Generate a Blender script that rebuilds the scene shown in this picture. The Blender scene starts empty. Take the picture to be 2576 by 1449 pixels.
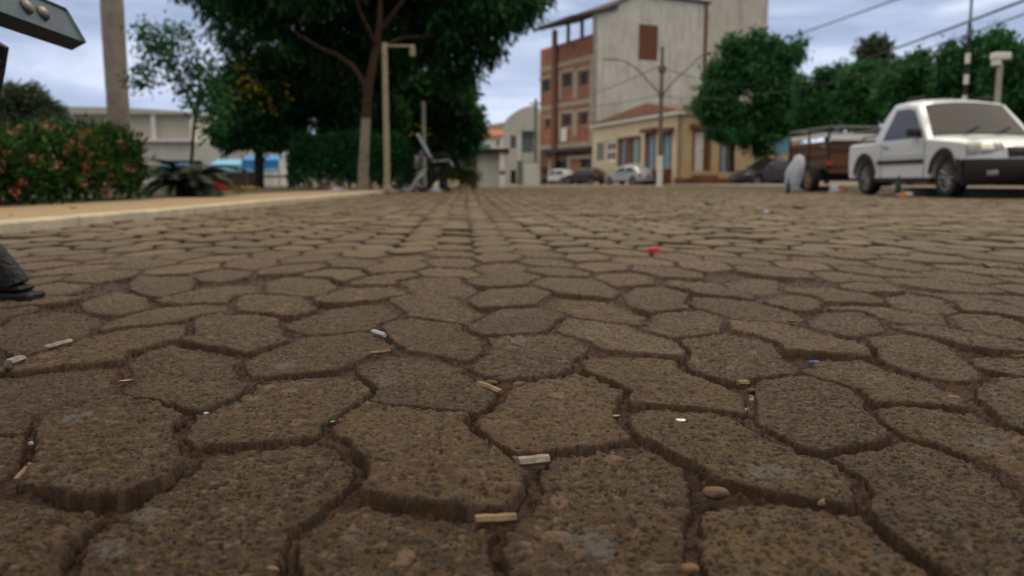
import bpy, bmesh, math, random
import numpy as np
from mathutils import Vector, Matrix
random.seed(7); RNG=np.random.default_rng(11)
SC=bpy.context.scene; COL=SC.collection
# ---------------------------------------------------------------- camera model
FP=2079.; CAMH=.27; CX=1288.; CY=724.5; HZ=456.
PITCH=math.atan((CY-HZ)/FP); CP,SP=math.cos(PITCH),math.sin(PITCH)
def ray(px,py):
    a=(px-CX)/FP; b=(CY-py)/FP
    return a, CP+b*SP, -SP+b*CP
def gp(px,py,z=0.):            # where a sight line meets the level z
    a,dy,dz=ray(px,py); t=(z-CAMH)/dz
    return Vector((a*t,dy*t,z))
def pt(px,py,Y):               # point of a sight line at distance Y
    a,dy,dz=ray(px,py); t=Y/dy
    return Vector((a*t,Y,CAMH+dz*t))
def zz(py,Y): return pt(CX,py,Y).z
def xx(px,Y,py=456): return pt(px,py,Y).x
TH=.057                        # the street runs this much to the left of straight ahead
CT,ST=math.cos(TH),math.sin(TH)
def uv2xy(u,v): return u*CT-v*ST, u*ST+v*CT
def xy2uv(x,y): return x*CT+y*ST, -x*ST+y*CT

# ---------------------------------------------------------------- materials
def newmat(name):
    m=bpy.data.materials.new(name); m.use_nodes=True
    nt=m.node_tree; nt.nodes.clear()
    out=nt.nodes.new('ShaderNodeOutputMaterial'); b=nt.nodes.new('ShaderNodeBsdfPrincipled')
    nt.links.new(b.outputs[0],out.inputs[0]); return m,nt,b
def nd(nt,t,**k):
    n=nt.nodes.new(t)
    for a,v in k.items():
        if a in n.bl_rna.properties: setattr(n,a,v)
        else: n.inputs[a].default_value=v
    return n
def mixc(nt,f,a,b,blend='MIX'):
    n=nt.nodes.new('ShaderNodeMix'); n.data_type='RGBA'; n.blend_type=blend
    for i,v in ((0,f),(6,a),(7,b)):
        if hasattr(v,'is_output'): nt.links.new(v,n.inputs[i])
        elif i==0: n.inputs[0].default_value=v
        else: n.inputs[i].default_value=(*v,1)
    return n.outputs[2]
def ramp(nt,src,stops):
    n=nt.nodes.new('ShaderNodeValToRGB'); e=n.color_ramp.elements
    while len(e)<len(stops): e.new(.5)
    for i,(p,c) in enumerate(stops):
        e[i].position=p; e[i].color=(*c,1) if isinstance(c,tuple) else (c,c,c,1)
    nt.links.new(src,n.inputs[0]); return n.outputs[0]
def mat(name,col,rough=.7,metal=0,var=.25,scale=6.,bump=.0,bscale=40,col2=None,spec=.4,coat=0,stain=None):
    m,nt,b=newmat(name)
    tc=nd(nt,'ShaderNodeTexCoord')
    n=nd(nt,'ShaderNodeTexNoise',Scale=scale,Detail=6.,Roughness=.6); nt.links.new(tc.outputs['Object'],n.inputs['Vector'])
    c2=col2 or tuple(c*(1-var) for c in col)
    f=ramp(nt,n.outputs[0],[(.35,0.),(.68,1.)])
    c=mixc(nt,f,col,c2)
    if stain:
        mp=nd(nt,'ShaderNodeMapping'); mp.inputs['Scale'].default_value=(1.3,1.3,.18); nt.links.new(tc.outputs['Object'],mp.inputs[0])
        n3=nd(nt,'ShaderNodeTexNoise',Scale=2.2,Detail=5.); nt.links.new(mp.outputs[0],n3.inputs['Vector'])
        c=mixc(nt,ramp(nt,n3.outputs[0],[(.5,0.),(.72,.75)]),c,stain)
    nt.links.new(c,b.inputs['Base Color'])
    b.inputs['Roughness'].default_value=rough; b.inputs['Metallic'].default_value=metal
    b.inputs['Specular IOR Level'].default_value=spec; b.inputs['Coat Weight'].default_value=coat
    if bump:
        n2=nd(nt,'ShaderNodeTexNoise',Scale=bscale,Detail=4.); nt.links.new(tc.outputs['Object'],n2.inputs['Vector'])
        bp=nd(nt,'ShaderNodeBump',Strength=bump,Distance=.02); nt.links.new(n2.outputs[0],bp.inputs['Height']); nt.links.new(bp.outputs[0],b.inputs['Normal'])
    return m
def brickmat(name,c1,c2,mortar,scale=1.,bw=.29,rh=.2,rot=0):
    m,nt,b=newmat(name); tc=nd(nt,'ShaderNodeTexCoord')
    sp=nd(nt,'ShaderNodeSeparateXYZ'); nt.links.new(tc.outputs['Object'],sp.inputs[0])
    ad=nd(nt,'ShaderNodeMath',operation='ADD'); nt.links.new(sp.outputs[0],ad.inputs[0]); nt.links.new(sp.outputs[1],ad.inputs[1])
    cb=nd(nt,'ShaderNodeCombineXYZ'); nt.links.new(ad.outputs[0],cb.inputs[0]); nt.links.new(sp.outputs[2],cb.inputs[1])
    br=nd(nt,'ShaderNodeTexBrick'); nt.links.new(cb.outputs[0],br.inputs[0])
    br.inputs['Color1'].default_value=(*c1,1); br.inputs['Color2'].default_value=(*c2,1); br.inputs['Mortar'].default_value=(*mortar,1)
    br.inputs['Scale'].default_value=scale; br.inputs['Brick Width'].default_value=bw; br.inputs['Row Height'].default_value=rh; br.inputs['Mortar Size'].default_value=.02
    n=nd(nt,'ShaderNodeTexNoise',Scale=1.1,Detail=6.); nt.links.new(tc.outputs['Object'],n.inputs['Vector'])
    c=mixc(nt,ramp(nt,n.outputs[0],[(.4,0.),(.7,.6)]),br.outputs[0],tuple(x*.45 for x in c1))
    nt.links.new(c,b.inputs['Base Color']); b.inputs['Roughness'].default_value=.9
    return m
def leafmat(name,dark,light,trans=.25,spec=.25):
    m,nt,b=newmat(name)
    at=nd(nt,'ShaderNodeAttribute',attribute_name='tint')
    c=mixc(nt,at.outputs['Fac'],dark,light)
    nt.links.new(c,b.inputs['Base Color']); b.inputs['Roughness'].default_value=.5; b.inputs['Specular IOR Level'].default_value=spec
    tr=nd(nt,'ShaderNodeBsdfTranslucent'); nt.links.new(c,tr.inputs[0])
    mx=nd(nt,'ShaderNodeMixShader',Fac=trans); out=[n for n in nt.nodes if n.type=='OUTPUT_MATERIAL'][0]
    nt.links.new(b.outputs[0],mx.inputs[1]); nt.links.new(tr.outputs[0],mx.inputs[2]); nt.links.new(mx.outputs[0],out.inputs[0])
    return m
M={}
M['conc']=mat('concrete',(.42,.40,.35),.9,var=.35,scale=1.5,bump=.3,stain=(.2,.19,.17))
M['cement']=mat('cement_render',(.60,.60,.54),.92,var=.22,scale=.7,stain=(.34,.34,.29))
M['tower']=mat('tower_render',(.52,.51,.45),.92,var=.2,scale=.6,stain=(.31,.30,.25))
M['band']=mat('concrete_beam',(.38,.35,.28),.92,var=.3,scale=2.5)
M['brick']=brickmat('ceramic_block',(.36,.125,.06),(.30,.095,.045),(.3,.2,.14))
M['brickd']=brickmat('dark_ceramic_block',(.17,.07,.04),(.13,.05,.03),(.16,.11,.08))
M['dark']=mat('dark_opening',(.012,.012,.014),.6,var=.3)
M['glass']=mat('window_glass',(.018,.022,.026),.05,var=.3,scale=3,spec=.45)
M['bglass']=mat('pale_glass',(.16,.26,.32),.2,var=.5,scale=2)
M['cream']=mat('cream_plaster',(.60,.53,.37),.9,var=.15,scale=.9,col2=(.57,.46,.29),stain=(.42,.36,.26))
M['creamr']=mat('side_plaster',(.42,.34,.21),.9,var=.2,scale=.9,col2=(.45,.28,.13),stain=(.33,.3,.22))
M['white']=mat('white_paint',(.72,.72,.70),.7,var=.12,scale=3)
M['whitew']=mat('whitewashed_wall',(.56,.57,.52),.9,var=.15,scale=1,stain=(.45,.45,.38))
M['beigew']=mat('beige_sheet',(.47,.46,.37),.8,var=.08,scale=1)
M['tile']=mat('roof_tiles',(.20,.095,.055),.9,var=.45,scale=3,bump=.4,bscale=12)
M['tileo']=mat('orange_roof_tiles',(.42,.13,.06),.9,var=.3,scale=4,bump=.4,bscale=12)
M['sheet']=mat('roof_sheet',(.055,.042,.035),.8,var=.4,scale=3)
M['brownp']=mat('brown_paint',(.16,.062,.03),.75,var=.35,scale=4)
M['bluep']=mat('blue_paint',(.16,.36,.52),.7,var=.25,scale=3)
M['tealp']=mat('teal_paint',(.2,.36,.35),.7,var=.3,scale=3)
M['greenp']=mat('green_paint',(.14,.17,.12),.8,var=.35,scale=3)
M['plinth']=mat('red_earth_plinth',(.20,.075,.035),.95,var=.5,scale=2,bump=.4,bscale=8)
M['bark']=mat('brown_bark',(.062,.030,.018),.95,var=.45,scale=9,bump=.6,bscale=30)
M['limeb']=mat('limewashed_bark',(.27,.24,.185),.95,var=.5,scale=7,bump=.6,bscale=30,stain=(.2,.16,.12))
M['darkbark']=mat('dark_bark',(.03,.026,.02),.95,var=.4,scale=9)
M['palmb']=mat('palm_trunk_bark',(.27,.235,.20),.9,var=.35,scale=4,bump=.5,bscale=20,stain=(.14,.09,.065))
M['pole']=mat('weathered_pole',(.33,.29,.19),.8,var=.3,scale=6,stain=(.2,.16,.1))
M['upole']=mat('utility_pole_concrete',(.16,.14,.11),.9,var=.35,scale=4)
M['greym']=mat('grey_metal',(.16,.17,.18),.5,metal=.6,var=.3)
M['black']=mat('black_rubber',(.012,.012,.013),.75,var=.3)
M['iron']=mat('black_cast_iron',(.008,.008,.009),.5,metal=.0,var=.4,scale=30,bump=.4,bscale=90,spec=.25)
M['slat']=mat('blue_grey_paint',(.020,.058,.080),.5,var=.25,scale=14,col2=(.013,.038,.056),bump=.12,bscale=60)
M['slatw']=mat('pale_worn_paint',(.42,.47,.52),.5,var=.3,scale=10,col2=(.28,.33,.40))
M['slatb']=mat('weathered_wood',(.22,.16,.12),.7,var=.45,scale=10)
M['bolt']=mat('bolt_steel',(.24,.22,.20),.45,metal=.7,var=.5,scale=40)
M['carw']=mat('white_car_paint',(.62,.66,.70),.25,var=.05,scale=1,coat=.6)
M['cars']=mat('silver_car_paint',(.42,.46,.50),.28,metal=.4,var=.06,scale=1,coat=.6)
M['cark']=mat('dark_car_paint',(.035,.032,.038),.25,metal=.2,var=.1,scale=1,coat=.6)
M['trim']=mat('black_plastic_trim',(.016,.014,.014),.65,var=.3,scale=8)
M['lamp']=mat('headlight_glass',(.32,.33,.32),.12,metal=.3,var=.55,scale=22)
M['chrome']=mat('lamp_reflector',(.6,.6,.6),.15,metal=.9,var=.3,scale=30)
M['red']=mat('red_plastic',(.45,.03,.025),.4,var=.2)
M['orange']=mat('orange_plastic',(.55,.12,.04),.5,var=.2)
M['yellow']=mat('yellow_plastic',(.50,.30,.02),.5,var=.25)
M['blueaw']=mat('blue_awning_canvas',(.02,.19,.48),.6,var=.12,scale=2)
M['blueaw2']=mat('pale_blue_canvas',(.13,.42,.66),.6,var=.12,scale=2)
M['rim']=mat('wheel_rim_metal',(.26,.26,.25),.4,metal=.5,var=.4,scale=16)
M['rimt']=mat('dusty_tan_rim',(.30,.20,.10),.7,var=.5,scale=10)
M['rust']=mat('brown_painted_boards',(.12,.055,.022),.7,var=.35,scale=5)
M['rustd']=mat('dark_brown_boards',(.055,.03,.022),.7,var=.35,scale=5)
M['bag']=mat('white_plastic',(.36,.39,.47),.45,var=.2,scale=9,bump=.5,bscale=14)
M['gglass']=mat('green_bottle_glass',(.012,.05,.03),.15,var=.4)
M['wood']=mat('split_wood',(.22,.15,.075),.8,var=.5,scale=50)
M['woodw']=mat('bleached_wood',(.26,.235,.19),.8,var=.5,scale=90)
M['navy']=mat('navy_plastic',(.02,.03,.14),.5,var=.2)
M['pebble']=mat('pebble_stone',(.115,.068,.042),.75,var=.45,scale=60,bump=.2,bscale=200)
M['pebblet']=mat('tan_pebble_stone',(.18,.098,.052),.75,var=.45,scale=60,bump=.2,bscale=200)
M['dleaf']=mat('dry_leaf',(.34,.20,.08),.7,var=.4,scale=60)
M['gleaf']=mat('green_leaf',(.10,.24,.02),.5,var=.4,scale=60)
M['kerb']=mat('kerb_lime_paint',(.50,.44,.33),.95,var=.25,scale=5,bump=.3,bscale=30,stain=(.34,.28,.2))
M['sand']=mat('sandy_pavement',(.27,.20,.115),.95,var=.22,scale=2.2,bump=.15,bscale=60,col2=(.27,.19,.11))
M['kerbg']=mat('grey_kerb_stone',(.30,.27,.22),.95,var=.3,scale=3,bump=.3,bscale=30)
M['walk']=mat('side_pavement',(.24,.20,.15),.95,var=.3,scale=2)
M['soil']=mat('plaza_soil',(.07,.055,.03),.95,var=.5,scale=1.2,col2=(.035,.05,.018))
M['hill']=mat('dry_hillside',(.10,.060,.042),.95,var=.5,scale=.05,col2=(.045,.045,.03))
M['grad']=mat('dusty_ground',(.19,.15,.105),.95,var=.3,scale=.5)
M['lf_big']=leafmat('broad_tree_leaves',(.008,.033,.012),(.046,.165,.045),.3,.12)
M['lf_yel']=leafmat('flowering_tree_leaves',(.02,.055,.02),(.10,.16,.02))
M['lf_fic']=leafmat('trimmed_tree_leaves',(.010,.046,.018),(.055,.20,.055),.3,.12)
M['lf_olv']=leafmat('olive_tree_leaves',(.03,.045,.025),(.10,.14,.07))
M['lf_hdg']=leafmat('hedge_leaves',(.007,.020,.007),(.040,.115,.018),.2,.12)
M['lf_hd2']=leafmat('dark_hedge_leaves',(.007,.030,.011),(.034,.16,.045),.25,.12)
M['lf_cyc']=leafmat('cycad_leaves',(.005,.012,.007),(.022,.038,.020),.15,.12)
M['flower']=leafmat('salmon_petals',(.24,.06,.035),(.38,.15,.085),.15)
M['flowery']=leafmat('yellow_petals',(.40,.26,.01),(.55,.40,.03),.15)

# ---------------------------------------------------------------- mesh building
class MB:
    def __init__(s): s.v=[]; s.f=[]
    def add(s,vs,fs):
        o=len(s.v); s.v+= [tuple(v) for v in vs]; s.f+=[tuple(i+o for i in f) for f in fs]; return s
    def box(s,x0,x1,y0,y1,z0,z1,T=None):
        c=[(x0,y0,z0),(x1,y0,z0),(x1,y1,z0),(x0,y1,z0),(x0,y0,z1),(x1,y0,z1),(x1,y1,z1),(x0,y1,z1)]
        if T: c=[T@Vector(p) for p in c]
        return s.add(c,[(0,3,2,1),(4,5,6,7),(0,1,5,4),(1,2,6,5),(2,3,7,6),(3,0,4,7)])
    def bevbox(s,x0,x1,y0,y1,z0,z1,b=.01,T=None):
        # box with chamfered edges: 24 corner points
        import itertools
        pts=[];fs=[];idx={}
        X=(x0,x1);Y=(y0,y1);Z=(z0,z1)
        for i,j,k in itertools.product((0,1),repeat=3):
            sx,sy,sz=(1-2*i)*b,(1-2*j)*b,(1-2*k)*b
            for a,p in enumerate(((X[i],Y[j]+sy,Z[k]+sz),(X[i]+sx,Y[j],Z[k]+sz),(X[i]+sx,Y[j]+sy,Z[k]))):
                idx[i,j,k,a]=len(pts); pts.append(p)
        g=lambda *t: idx[t]
        for i in (0,1):
            fs.append((g(i,0,0,0),g(i,1,0,0),g(i,1,1,0),g(i,0,1,0)))
            fs.append((g(0,i,0,1),g(1,i,0,1),g(1,i,1,1),g(0,i,1,1)))
            fs.append((g(0,0,i,2),g(1,0,i,2),g(1,1,i,2),g(0,1,i,2)))
        for i in (0,1):
            for j in (0,1):
                fs.append((g(i,j,0,0),g(i,j,1,0),g(i,j,1,1),g(i,j,0,1)))
                fs.append((g(i,0,j,0),g(i,1,j,0),g(i,1,j,2),g(i,0,j,2)))
                fs.append((g(0,i,j,1),g(1,i,j,1),g(1,i,j,2),g(0,i,j,2)))
                for k in (0,1): fs.append((g(i,j,k,0),g(i,j,k,1),g(i,j,k,2)))
        if T: pts=[T@Vector(p) for p in pts]
        return s.add(pts,fs)
    def tube(s,path,rad,n=10,flat=1.,cap=True):
        P=[Vector(p) for p in path]; R=rad if isinstance(rad,(list,tuple)) else [rad]*len(P)
        vs=[];fs=[];up=None
        for i,p in enumerate(P):
            d=(P[min(i+1,len(P)-1)]-P[max(i-1,0)]).normalized()
            if up is None:
                up=Vector((0,0,1)) if abs(d.z)<.9 else Vector((1,0,0))
            a=d.cross(up).normalized(); b=a.cross(d).normalized(); up=b
            for k in range(n):
                t=2*math.pi*k/n
                vs.append(p+a*math.cos(t)*R[i]*flat+b*math.sin(t)*R[i])
        for i in range(len(P)-1):
            for k in range(n):
                k2=(k+1)%n; fs.append((i*n+k,i*n+k2,(i+1)*n+k2,(i+1)*n+k))
        if cap: fs.append(tuple(range(n))[::-1]); fs.append(tuple((len(P)-1)*n+k for k in range(n)))
        return s.add(vs,fs)
    def prism(s,poly,h,T=None):     # polygon in xy, extruded h in z
        n=len(poly); vs=[(x,y,0) for x,y in poly]+[(x,y,h) for x,y in poly]
        if T: vs=[T@Vector(p) for p in vs]
        return s.add(vs,[tuple(range(n))[::-1],tuple(range(n,2*n))]+[(i,(i+1)%n,n+(i+1)%n,n+i) for i in range(n)])
    def lathe(s,prof,n=20,T=None):  # (r,z)
        vs=[];fs=[]
        for r,z in prof:
            for k in range(n):
                t=2*math.pi*k/n; vs.append((r*math.cos(t),r*math.sin(t),z))
        for i in range(len(prof)-1):
            for k in range(n):
                k2=(k+1)%n; fs.append((i*n+k,i*n+k2,(i+1)*n+k2,(i+1)*n+k))
        fs.append(tuple(range(n))[::-1]); fs.append(tuple((len(prof)-1)*n+k for k in range(n)))
        if T: vs=[T@Vector(p) for p in vs]
        return s.add(vs,fs)
    def build(s,name,m,parent=None,smooth=False,label=None,sharp=.7):
        me=bpy.data.meshes.new(name); me.from_pydata(s.v,[],s.f); me.materials.append(M[m] if isinstance(m,str) else m)
        bm=bmesh.new(); bm.from_mesh(me); bmesh.ops.recalc_face_normals(bm,faces=bm.faces); bm.to_mesh(me); bm.free()
        if smooth:
            me.polygons.foreach_set('use_smooth',[True]*len(me.polygons)); me.set_sharp_from_angle(angle=sharp)
        me.validate(); me.update()
        o=bpy.data.objects.new(name,me); COL.objects.link(o)
        if parent: o.parent=parent
        if label: o['label']=label
        return o
def tag(o,label=None,cat=None,group=None,kind=None):
    if label: o['label']=label
    if cat: o['category']=cat
    if group: o['group']=group
    if kind: o['kind']=kind
    return o
def thing(name,label,cat,loc=(0,0,0),rz=0,group=None):
    o=bpy.data.objects.new(name,None); COL.objects.link(o); o.location=loc; o.rotation_euler=(0,0,rz); o.empty_display_size=.2
    return tag(o,label,cat,group)
def copy_tree(o,parent=None):
    c=o.copy(); COL.objects.link(c); c.parent=parent
    for ch in list(o.children): copy_tree(ch,c)
    return c
def npmesh(name,V,F,m,parent=None,tint=None,smooth=False):
    me=bpy.data.meshes.new(name); k=F.shape[1]
    me.vertices.add(len(V)); me.vertices.foreach_set('co',V.astype(np.float32).ravel())
    me.loops.add(F.size); me.loops.foreach_set('vertex_index',F.astype(np.int32).ravel())
    me.polygons.add(len(F)); me.polygons.foreach_set('loop_start',np.arange(0,F.size,k,dtype=np.int32))
    me.polygons.foreach_set('loop_total',np.full(len(F),k,dtype=np.int32))
    if smooth: me.polygons.foreach_set('use_smooth',np.ones(len(F),dtype=bool))
    if tint is not None:
        a=me.attributes.new('tint','FLOAT','POINT'); a.data.foreach_set('value',tint.astype(np.float32))
    me.materials.append(M[m] if isinstance(m,str) else m); me.update(calc_edges=True)
    o=bpy.data.objects.new(name,me); COL.objects.link(o)
    if parent: o.parent=parent
    return o
# ---------------------------------------------------------------- the paving
STONES="""
A 740,288 1000,325 1190,405 1115,480 1150,620 1195,750 1090,850 760,960 480,985 160,890 215,700 265,470 400,370 600,305
A 560,100 730,95 800,205 690,275 420,340 215,400 190,500 90,545 -80,520 -400,300 -200,180 75,150
A -150,560 60,545 170,570 180,650 120,760 0,840 -200,800
A -100,960 100,955 420,1010 640,1060 650,1120 480,1220 440,1449 430,1600 -300,1600 -300,1000
A 1320,650 1980,600 2200,625 2300,780 2080,1030 1870,1200 1850,1330 1860,1500 1800,1650 600,1650 520,1420 520,1260 700,1120 1000,960 1230,790 1290,690
A 1660,175 2180,150 2300,185 2400,265 2250,390 2110,475 2080,530 1900,585 1500,620 1290,630 1215,560 1225,500 1300,410 1600,260
D 975,800 1010,755 1240,685 1400,705 1790,765 1800,800 1710,830 A 1510,90 1600,220 1540,290 1300,385 960,315 800,260 860,190 850,60
D 1780,830 1820,780 2100,690 2200,630 2500,615 E 120,605 270,620 430,715 180,790 70,850 A 2200,140 1750,180 1600,170 1560,80
B 270,100 440,15 700,30 850,60 950,90 1100,200 1200,290 1150,370 1020,400 700,365 500,345 350,330 410,240 380,200
B 330,350 520,355 780,390 1000,425 970,500 1100,610 1290,750 1370,870 1300,1040 1040,1085 800,1040 520,1000 330,950 360,800 250,690 200,600 130,530 150,460
B 1290,230 1700,165 1800,195 2000,270 1930,380 2010,500 2030,580 1700,640 1330,660 1180,590 1060,480 1180,360 1230,290
B 1720,90 1800,55 2100,45 2340,60 2400,130 C 700,250 765,310 770,400 560,370 60,330 10,310 60,250 B 1760,130
C 170,360 450,370 650,405 750,460 860,510 1100,640 1310,715 1420,800 1480,960 1400,1010 1100,930 800,870 560,815 500,740 390,690 250,600 130,545 40,500 20,430
B 1560,695 1760,655 1980,605 2120,620 2330,720 2420,830 2400,950 2430,1150 2400,1300 2420,1600 1250,1600 1270,1200 1380,1030 1480,860 1510,745
B 200,980 380,975 780,1040 1100,1100 1160,1180 1100,1280 1200,1449 1280,1600 -150,1600 -110,1400 -103,1230 0,1110 100,1040
C 560,1010 700,990 1040,990 1400,1045 1560,1100 1640,1190 1760,1290 1960,1430 2150,1600 640,1600 520,1330 465,1240 480,1100
C 1360,690 1560,640 1850,590 1950,610 2200,700 2380,790 2480,960 2576,1100 2700,1300 2750,1600 2300,1600 2000,1390 1850,1270 1700,1170 1640,1110 1570,1000 1590,860 1430,760
C 1650,360 1900,365 2280,420 2350,480 2576,560 2800,640 2850,900 2576,870 2480,850 2400,780 2150,660 1900,560 1650,460 1610,400
C 870,200 1140,165 1220,170 1480,270 1540,340 1620,430 1690,520 1640,590 1300,650 1180,640 1000,570 860,490 845,300
C 1290,65 1560,75 1700,120 1900,190 2080,260 2180,330 2190,390 1900,355 1600,335 1550,290 1530,250 1400,210 1170,130
F 60,670 330,630 450,635 700,690 750,740 C 990,40 1100,140 900,180 700,190 520,150 390,100 420,20
F 420,530 600,520 850,540 950,590 1300,690 1410,730 1440,800 1300,785 800,745 790,700 600,630 430,590 400,560
F 1440,650 1600,640 1680,625 1850,650 2020,710 2100,790 2180,850 C 2300,190 2100,200 1900,170 1750,120 1620,60 F 1520,810 1480,720
C 2230,60 2300,45 2576,60 2800,100 2800,220 2576,175 2400,130 2250,90
C 2290,210 2400,160 2576,170 2900,250 2900,560 2576,520 2450,480 2400,400 2270,300
F 1000,520 1100,460 1400,450 1500,500 1540,570 1530,610 1380,640 1250,640 1100,590 1000,560
F 1560,560 1900,550 2050,580 2300,640 2576,700 2700,760 2400,745 2150,720 2000,680 1800,620 1640,590
F 130,345 400,350 600,375 800,440 940,500 900,540 700,520 430,490 380,470 250,430 100,395
E 2300,480 2500,435 2576,440 F 200,440 350,490 350,560 330,600 0,650 E 2480,660 2250,580
F 660,380 800,330 1000,345 1090,390 1100,430 980,455 880,450 650,400
F 1120,405 1400,400 1550,405 1700,430 1980,490 2040,560 1850,545 1550,520 1500,490 1350,440 1130,430
F 2010,490 2100,465 2300,480 2500,520 2576,560 2700,650 2576,660 2300,620 2100,580 2040,520
E 950,560 1120,470 1200,430 1500,410 1680,470 1600,540 1550,590 1300,630 1100,630 960,590
E 1120,655 1200,650 1610,620 1830,690 1840,740 1730,830 B 1700,100 1560,160 1250,190 1090,175 990,130 1080,50
E 340,540 560,500 900,540 930,580 1000,630 1110,700 1100,760 950,830 800,790 500,730 410,690 360,600
E 1620,560 1700,500 2150,550 2220,590 2450,680 2560,750 2530,800 2200,765 1950,740 1840,680 1750,640 1600,590
E 1520,370 1600,335 1980,360 2080,410 2270,480 2240,540 1950,520 1740,490 1690,450 1520,395
E 950,370 1100,290 1430,265 1580,310 1500,370 1480,400 1100,420 1060,430 950,385
E 380,370 530,325 920,360 950,400 1080,460 1080,490 950,535 700,510 480,475 500,450
E -360,545 -300,490 -100,440 150,400 350,400 470,465 300,540 200,590 0,605 -200,600 -340,570
D 1450,510 1560,465 1900,480 2060,500 2020,560 2120,660 2040,690 1800,770 1600,720 1350,670 1420,600
D 1740,360 1830,320 2200,350 2330,450 2150,500 2080,490 1850,450 1730,440
D 100,890 280,750 640,640 1000,575 1340,555 1380,620 1240,670 970,740 930,800 830,815 500,840 100,905
D 20,560 100,490 450,460 640,470 760,520 660,600 500,670 260,740 120,760 0,700 -60,620
D 710,580 850,500 1100,430 1500,400 1710,430 1400,500 1350,520 1100,550 850,570 740,595
D 600,390 720,360 850,310 1050,330 1100,400 1100,430 900,470 750,470 620,440
D -200,340 300,340 600,350 480,385 100,420 0,430 -200,430
D -60,540 -40,440 240,410 290,440 100,490 0,550
D 1150,375 1330,320 1500,275 1920,258 1930,300 1720,330 1690,395 1500,390 1200,395
D 960,250 1050,205 1400,205 1420,240 1400,290 1200,340 1050,330 970,290
D 1950,240 2100,195 2400,210 2480,280 2400,320 2250,335 1960,305
E 460,230 600,205 890,205 920,240 1040,300 920,350 550,310 530,270
E -160,350 50,270 400,265 510,310 340,370 0,400 -150,390
E 930,240 1120,180 1350,155 1500,190 1400,240 1080,270 1000,262
E 1430,225 1560,200 1880,215 1960,250 2060,310 2020,350 1600,310 1570,290 1430,240
E 2110,330 2200,275 2400,270 2576,320 2576,420 2300,455 2150,400
F -20,215 170,235 340,250 560,330 580,360 140,320 110,290 -60,260
F 370,235 520,195 750,205 790,260 790,300 600,320 380,280
F 800,270 1180,285 1500,350 1560,395 1100,375 1050,340 800,300
F 1220,260 1330,225 1600,250 1690,310 1430,320 1240,290
F 1540,350 1700,320 1950,350 2010,400 2080,460 1850,475 1600,410
F 1720,300 2100,330 2440,390 2400,405 2050,370 1800,320
"""
FR={'A':(0,880.5,.3906),'B':(786.1,880.5,.3906),'C':(1569.7,880.5,.3906),'D':(0,628.9,.3418),'E':(849,628.9,.3418),'F':(1695.5,628.9,.3418)}
def fr(f,x,y): a=FR[f]; return a[0]+x*a[2],a[1]+y*a[2]
def fg(f,x,y,z=0.): return gp(*fr(f,x,y),z)
near=[]
for l in STONES.strip().splitlines():
    p=[];f=None
    for t in l.split():
        if t in FR: f=t; continue
        x,y=map(float,t.split(',')); g=fg(f,x,y); p.append((g.x,g.y))
    near.append(np.array(p))
SLASH=[(-.06,.12),(.063,.19),(.105,.035),(.063,-.145),(-.06,-.215),(-.102,-.06)]
PITCHV=.335; COLW=.163
def inpoly(P,poly):
    x,y=P[:,0],P[:,1]; c=np.zeros(len(P),bool); n=len(poly)
    for i in range(n):
        x1,y1=poly[i];x2,y2=poly[(i+1)%n]
        if y1==y2: continue
        h=((y1>y)!=(y2>y))&(x<(x2-x1)*(y-y1)/(y2-y1)+x1); c^=h
    return c
def sdf(P,poly):               # >0 inside
    d=np.full(len(P),9e9,np.float32); n=len(poly)
    for i in range(n):
        a=poly[i]; b=poly[(i+1)%n]; e=b-a; w=P-a
        t=np.clip((w@e)/(e@e+1e-12),0,1)[:,None]; q=w-t*e
        d=np.minimum(d,(q*q).sum(1))
    d=np.sqrt(d); return np.where(inpoly(P,poly),d,-d)
def area(p): x,y=p[:,0],p[:,1]; return .5*np.sum(x*np.roll(y,-1)-y*np.roll(x,-1))
R=np.random.default_rng(5)
coldrift=np.cumsum(R.normal(0,.012,800))
def lattice(i,k):
    par=i%2; u0=.104+i*COLW; v0=1.62+k*PITCHV+(.155 if par else 0)
    s=np.array(SLASH)
    if par: s=s*[-1,1]
    rr=np.random.default_rng((i+1000)*4096+k+2000)
    s=s+rr.normal(0,.0026,s.shape)
    th=rr.normal(0,.02); c,sn=math.cos(th),math.sin(th); s=s@np.array([[c,sn],[-sn,c]])
    u=s[:,0]*.972+u0+rr.normal(0,.004)+.012*math.sin(v0*.5+i*.2); v=s[:,1]*.98+v0+rr.normal(0,.004)
    x=u*CT-v*ST; y=u*ST+v*CT
    p=np.stack([x,y],1)
    if area(p)<0: p=p[::-1]
    return p
near=[p.mean(0)+(p-p.mean(0))*1.055 for p in near]
near=[p if area(p)>0 else p[::-1] for p in near]
YH0,YH1,XH=.22,3.3,2.0
hf=[];far=[]
nearc=[p.mean(0) for p in near]
K0=gp(0,590); K1=gp(960,487); KD=(K1-K0).normalized(); KN=Vector((-KD.y,KD.x,0))   # kerb line and its left-hand normal
def kx(y): return K0.x+KD.x/KD.y*(y-K0.y)
def paved(x,y):
    u,v=xy2uv(x,y)
    if v<24.5: return x>kx(y)-.03 and u<9.15
    return -14<u<(9.15 if v<38 else 30)
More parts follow.
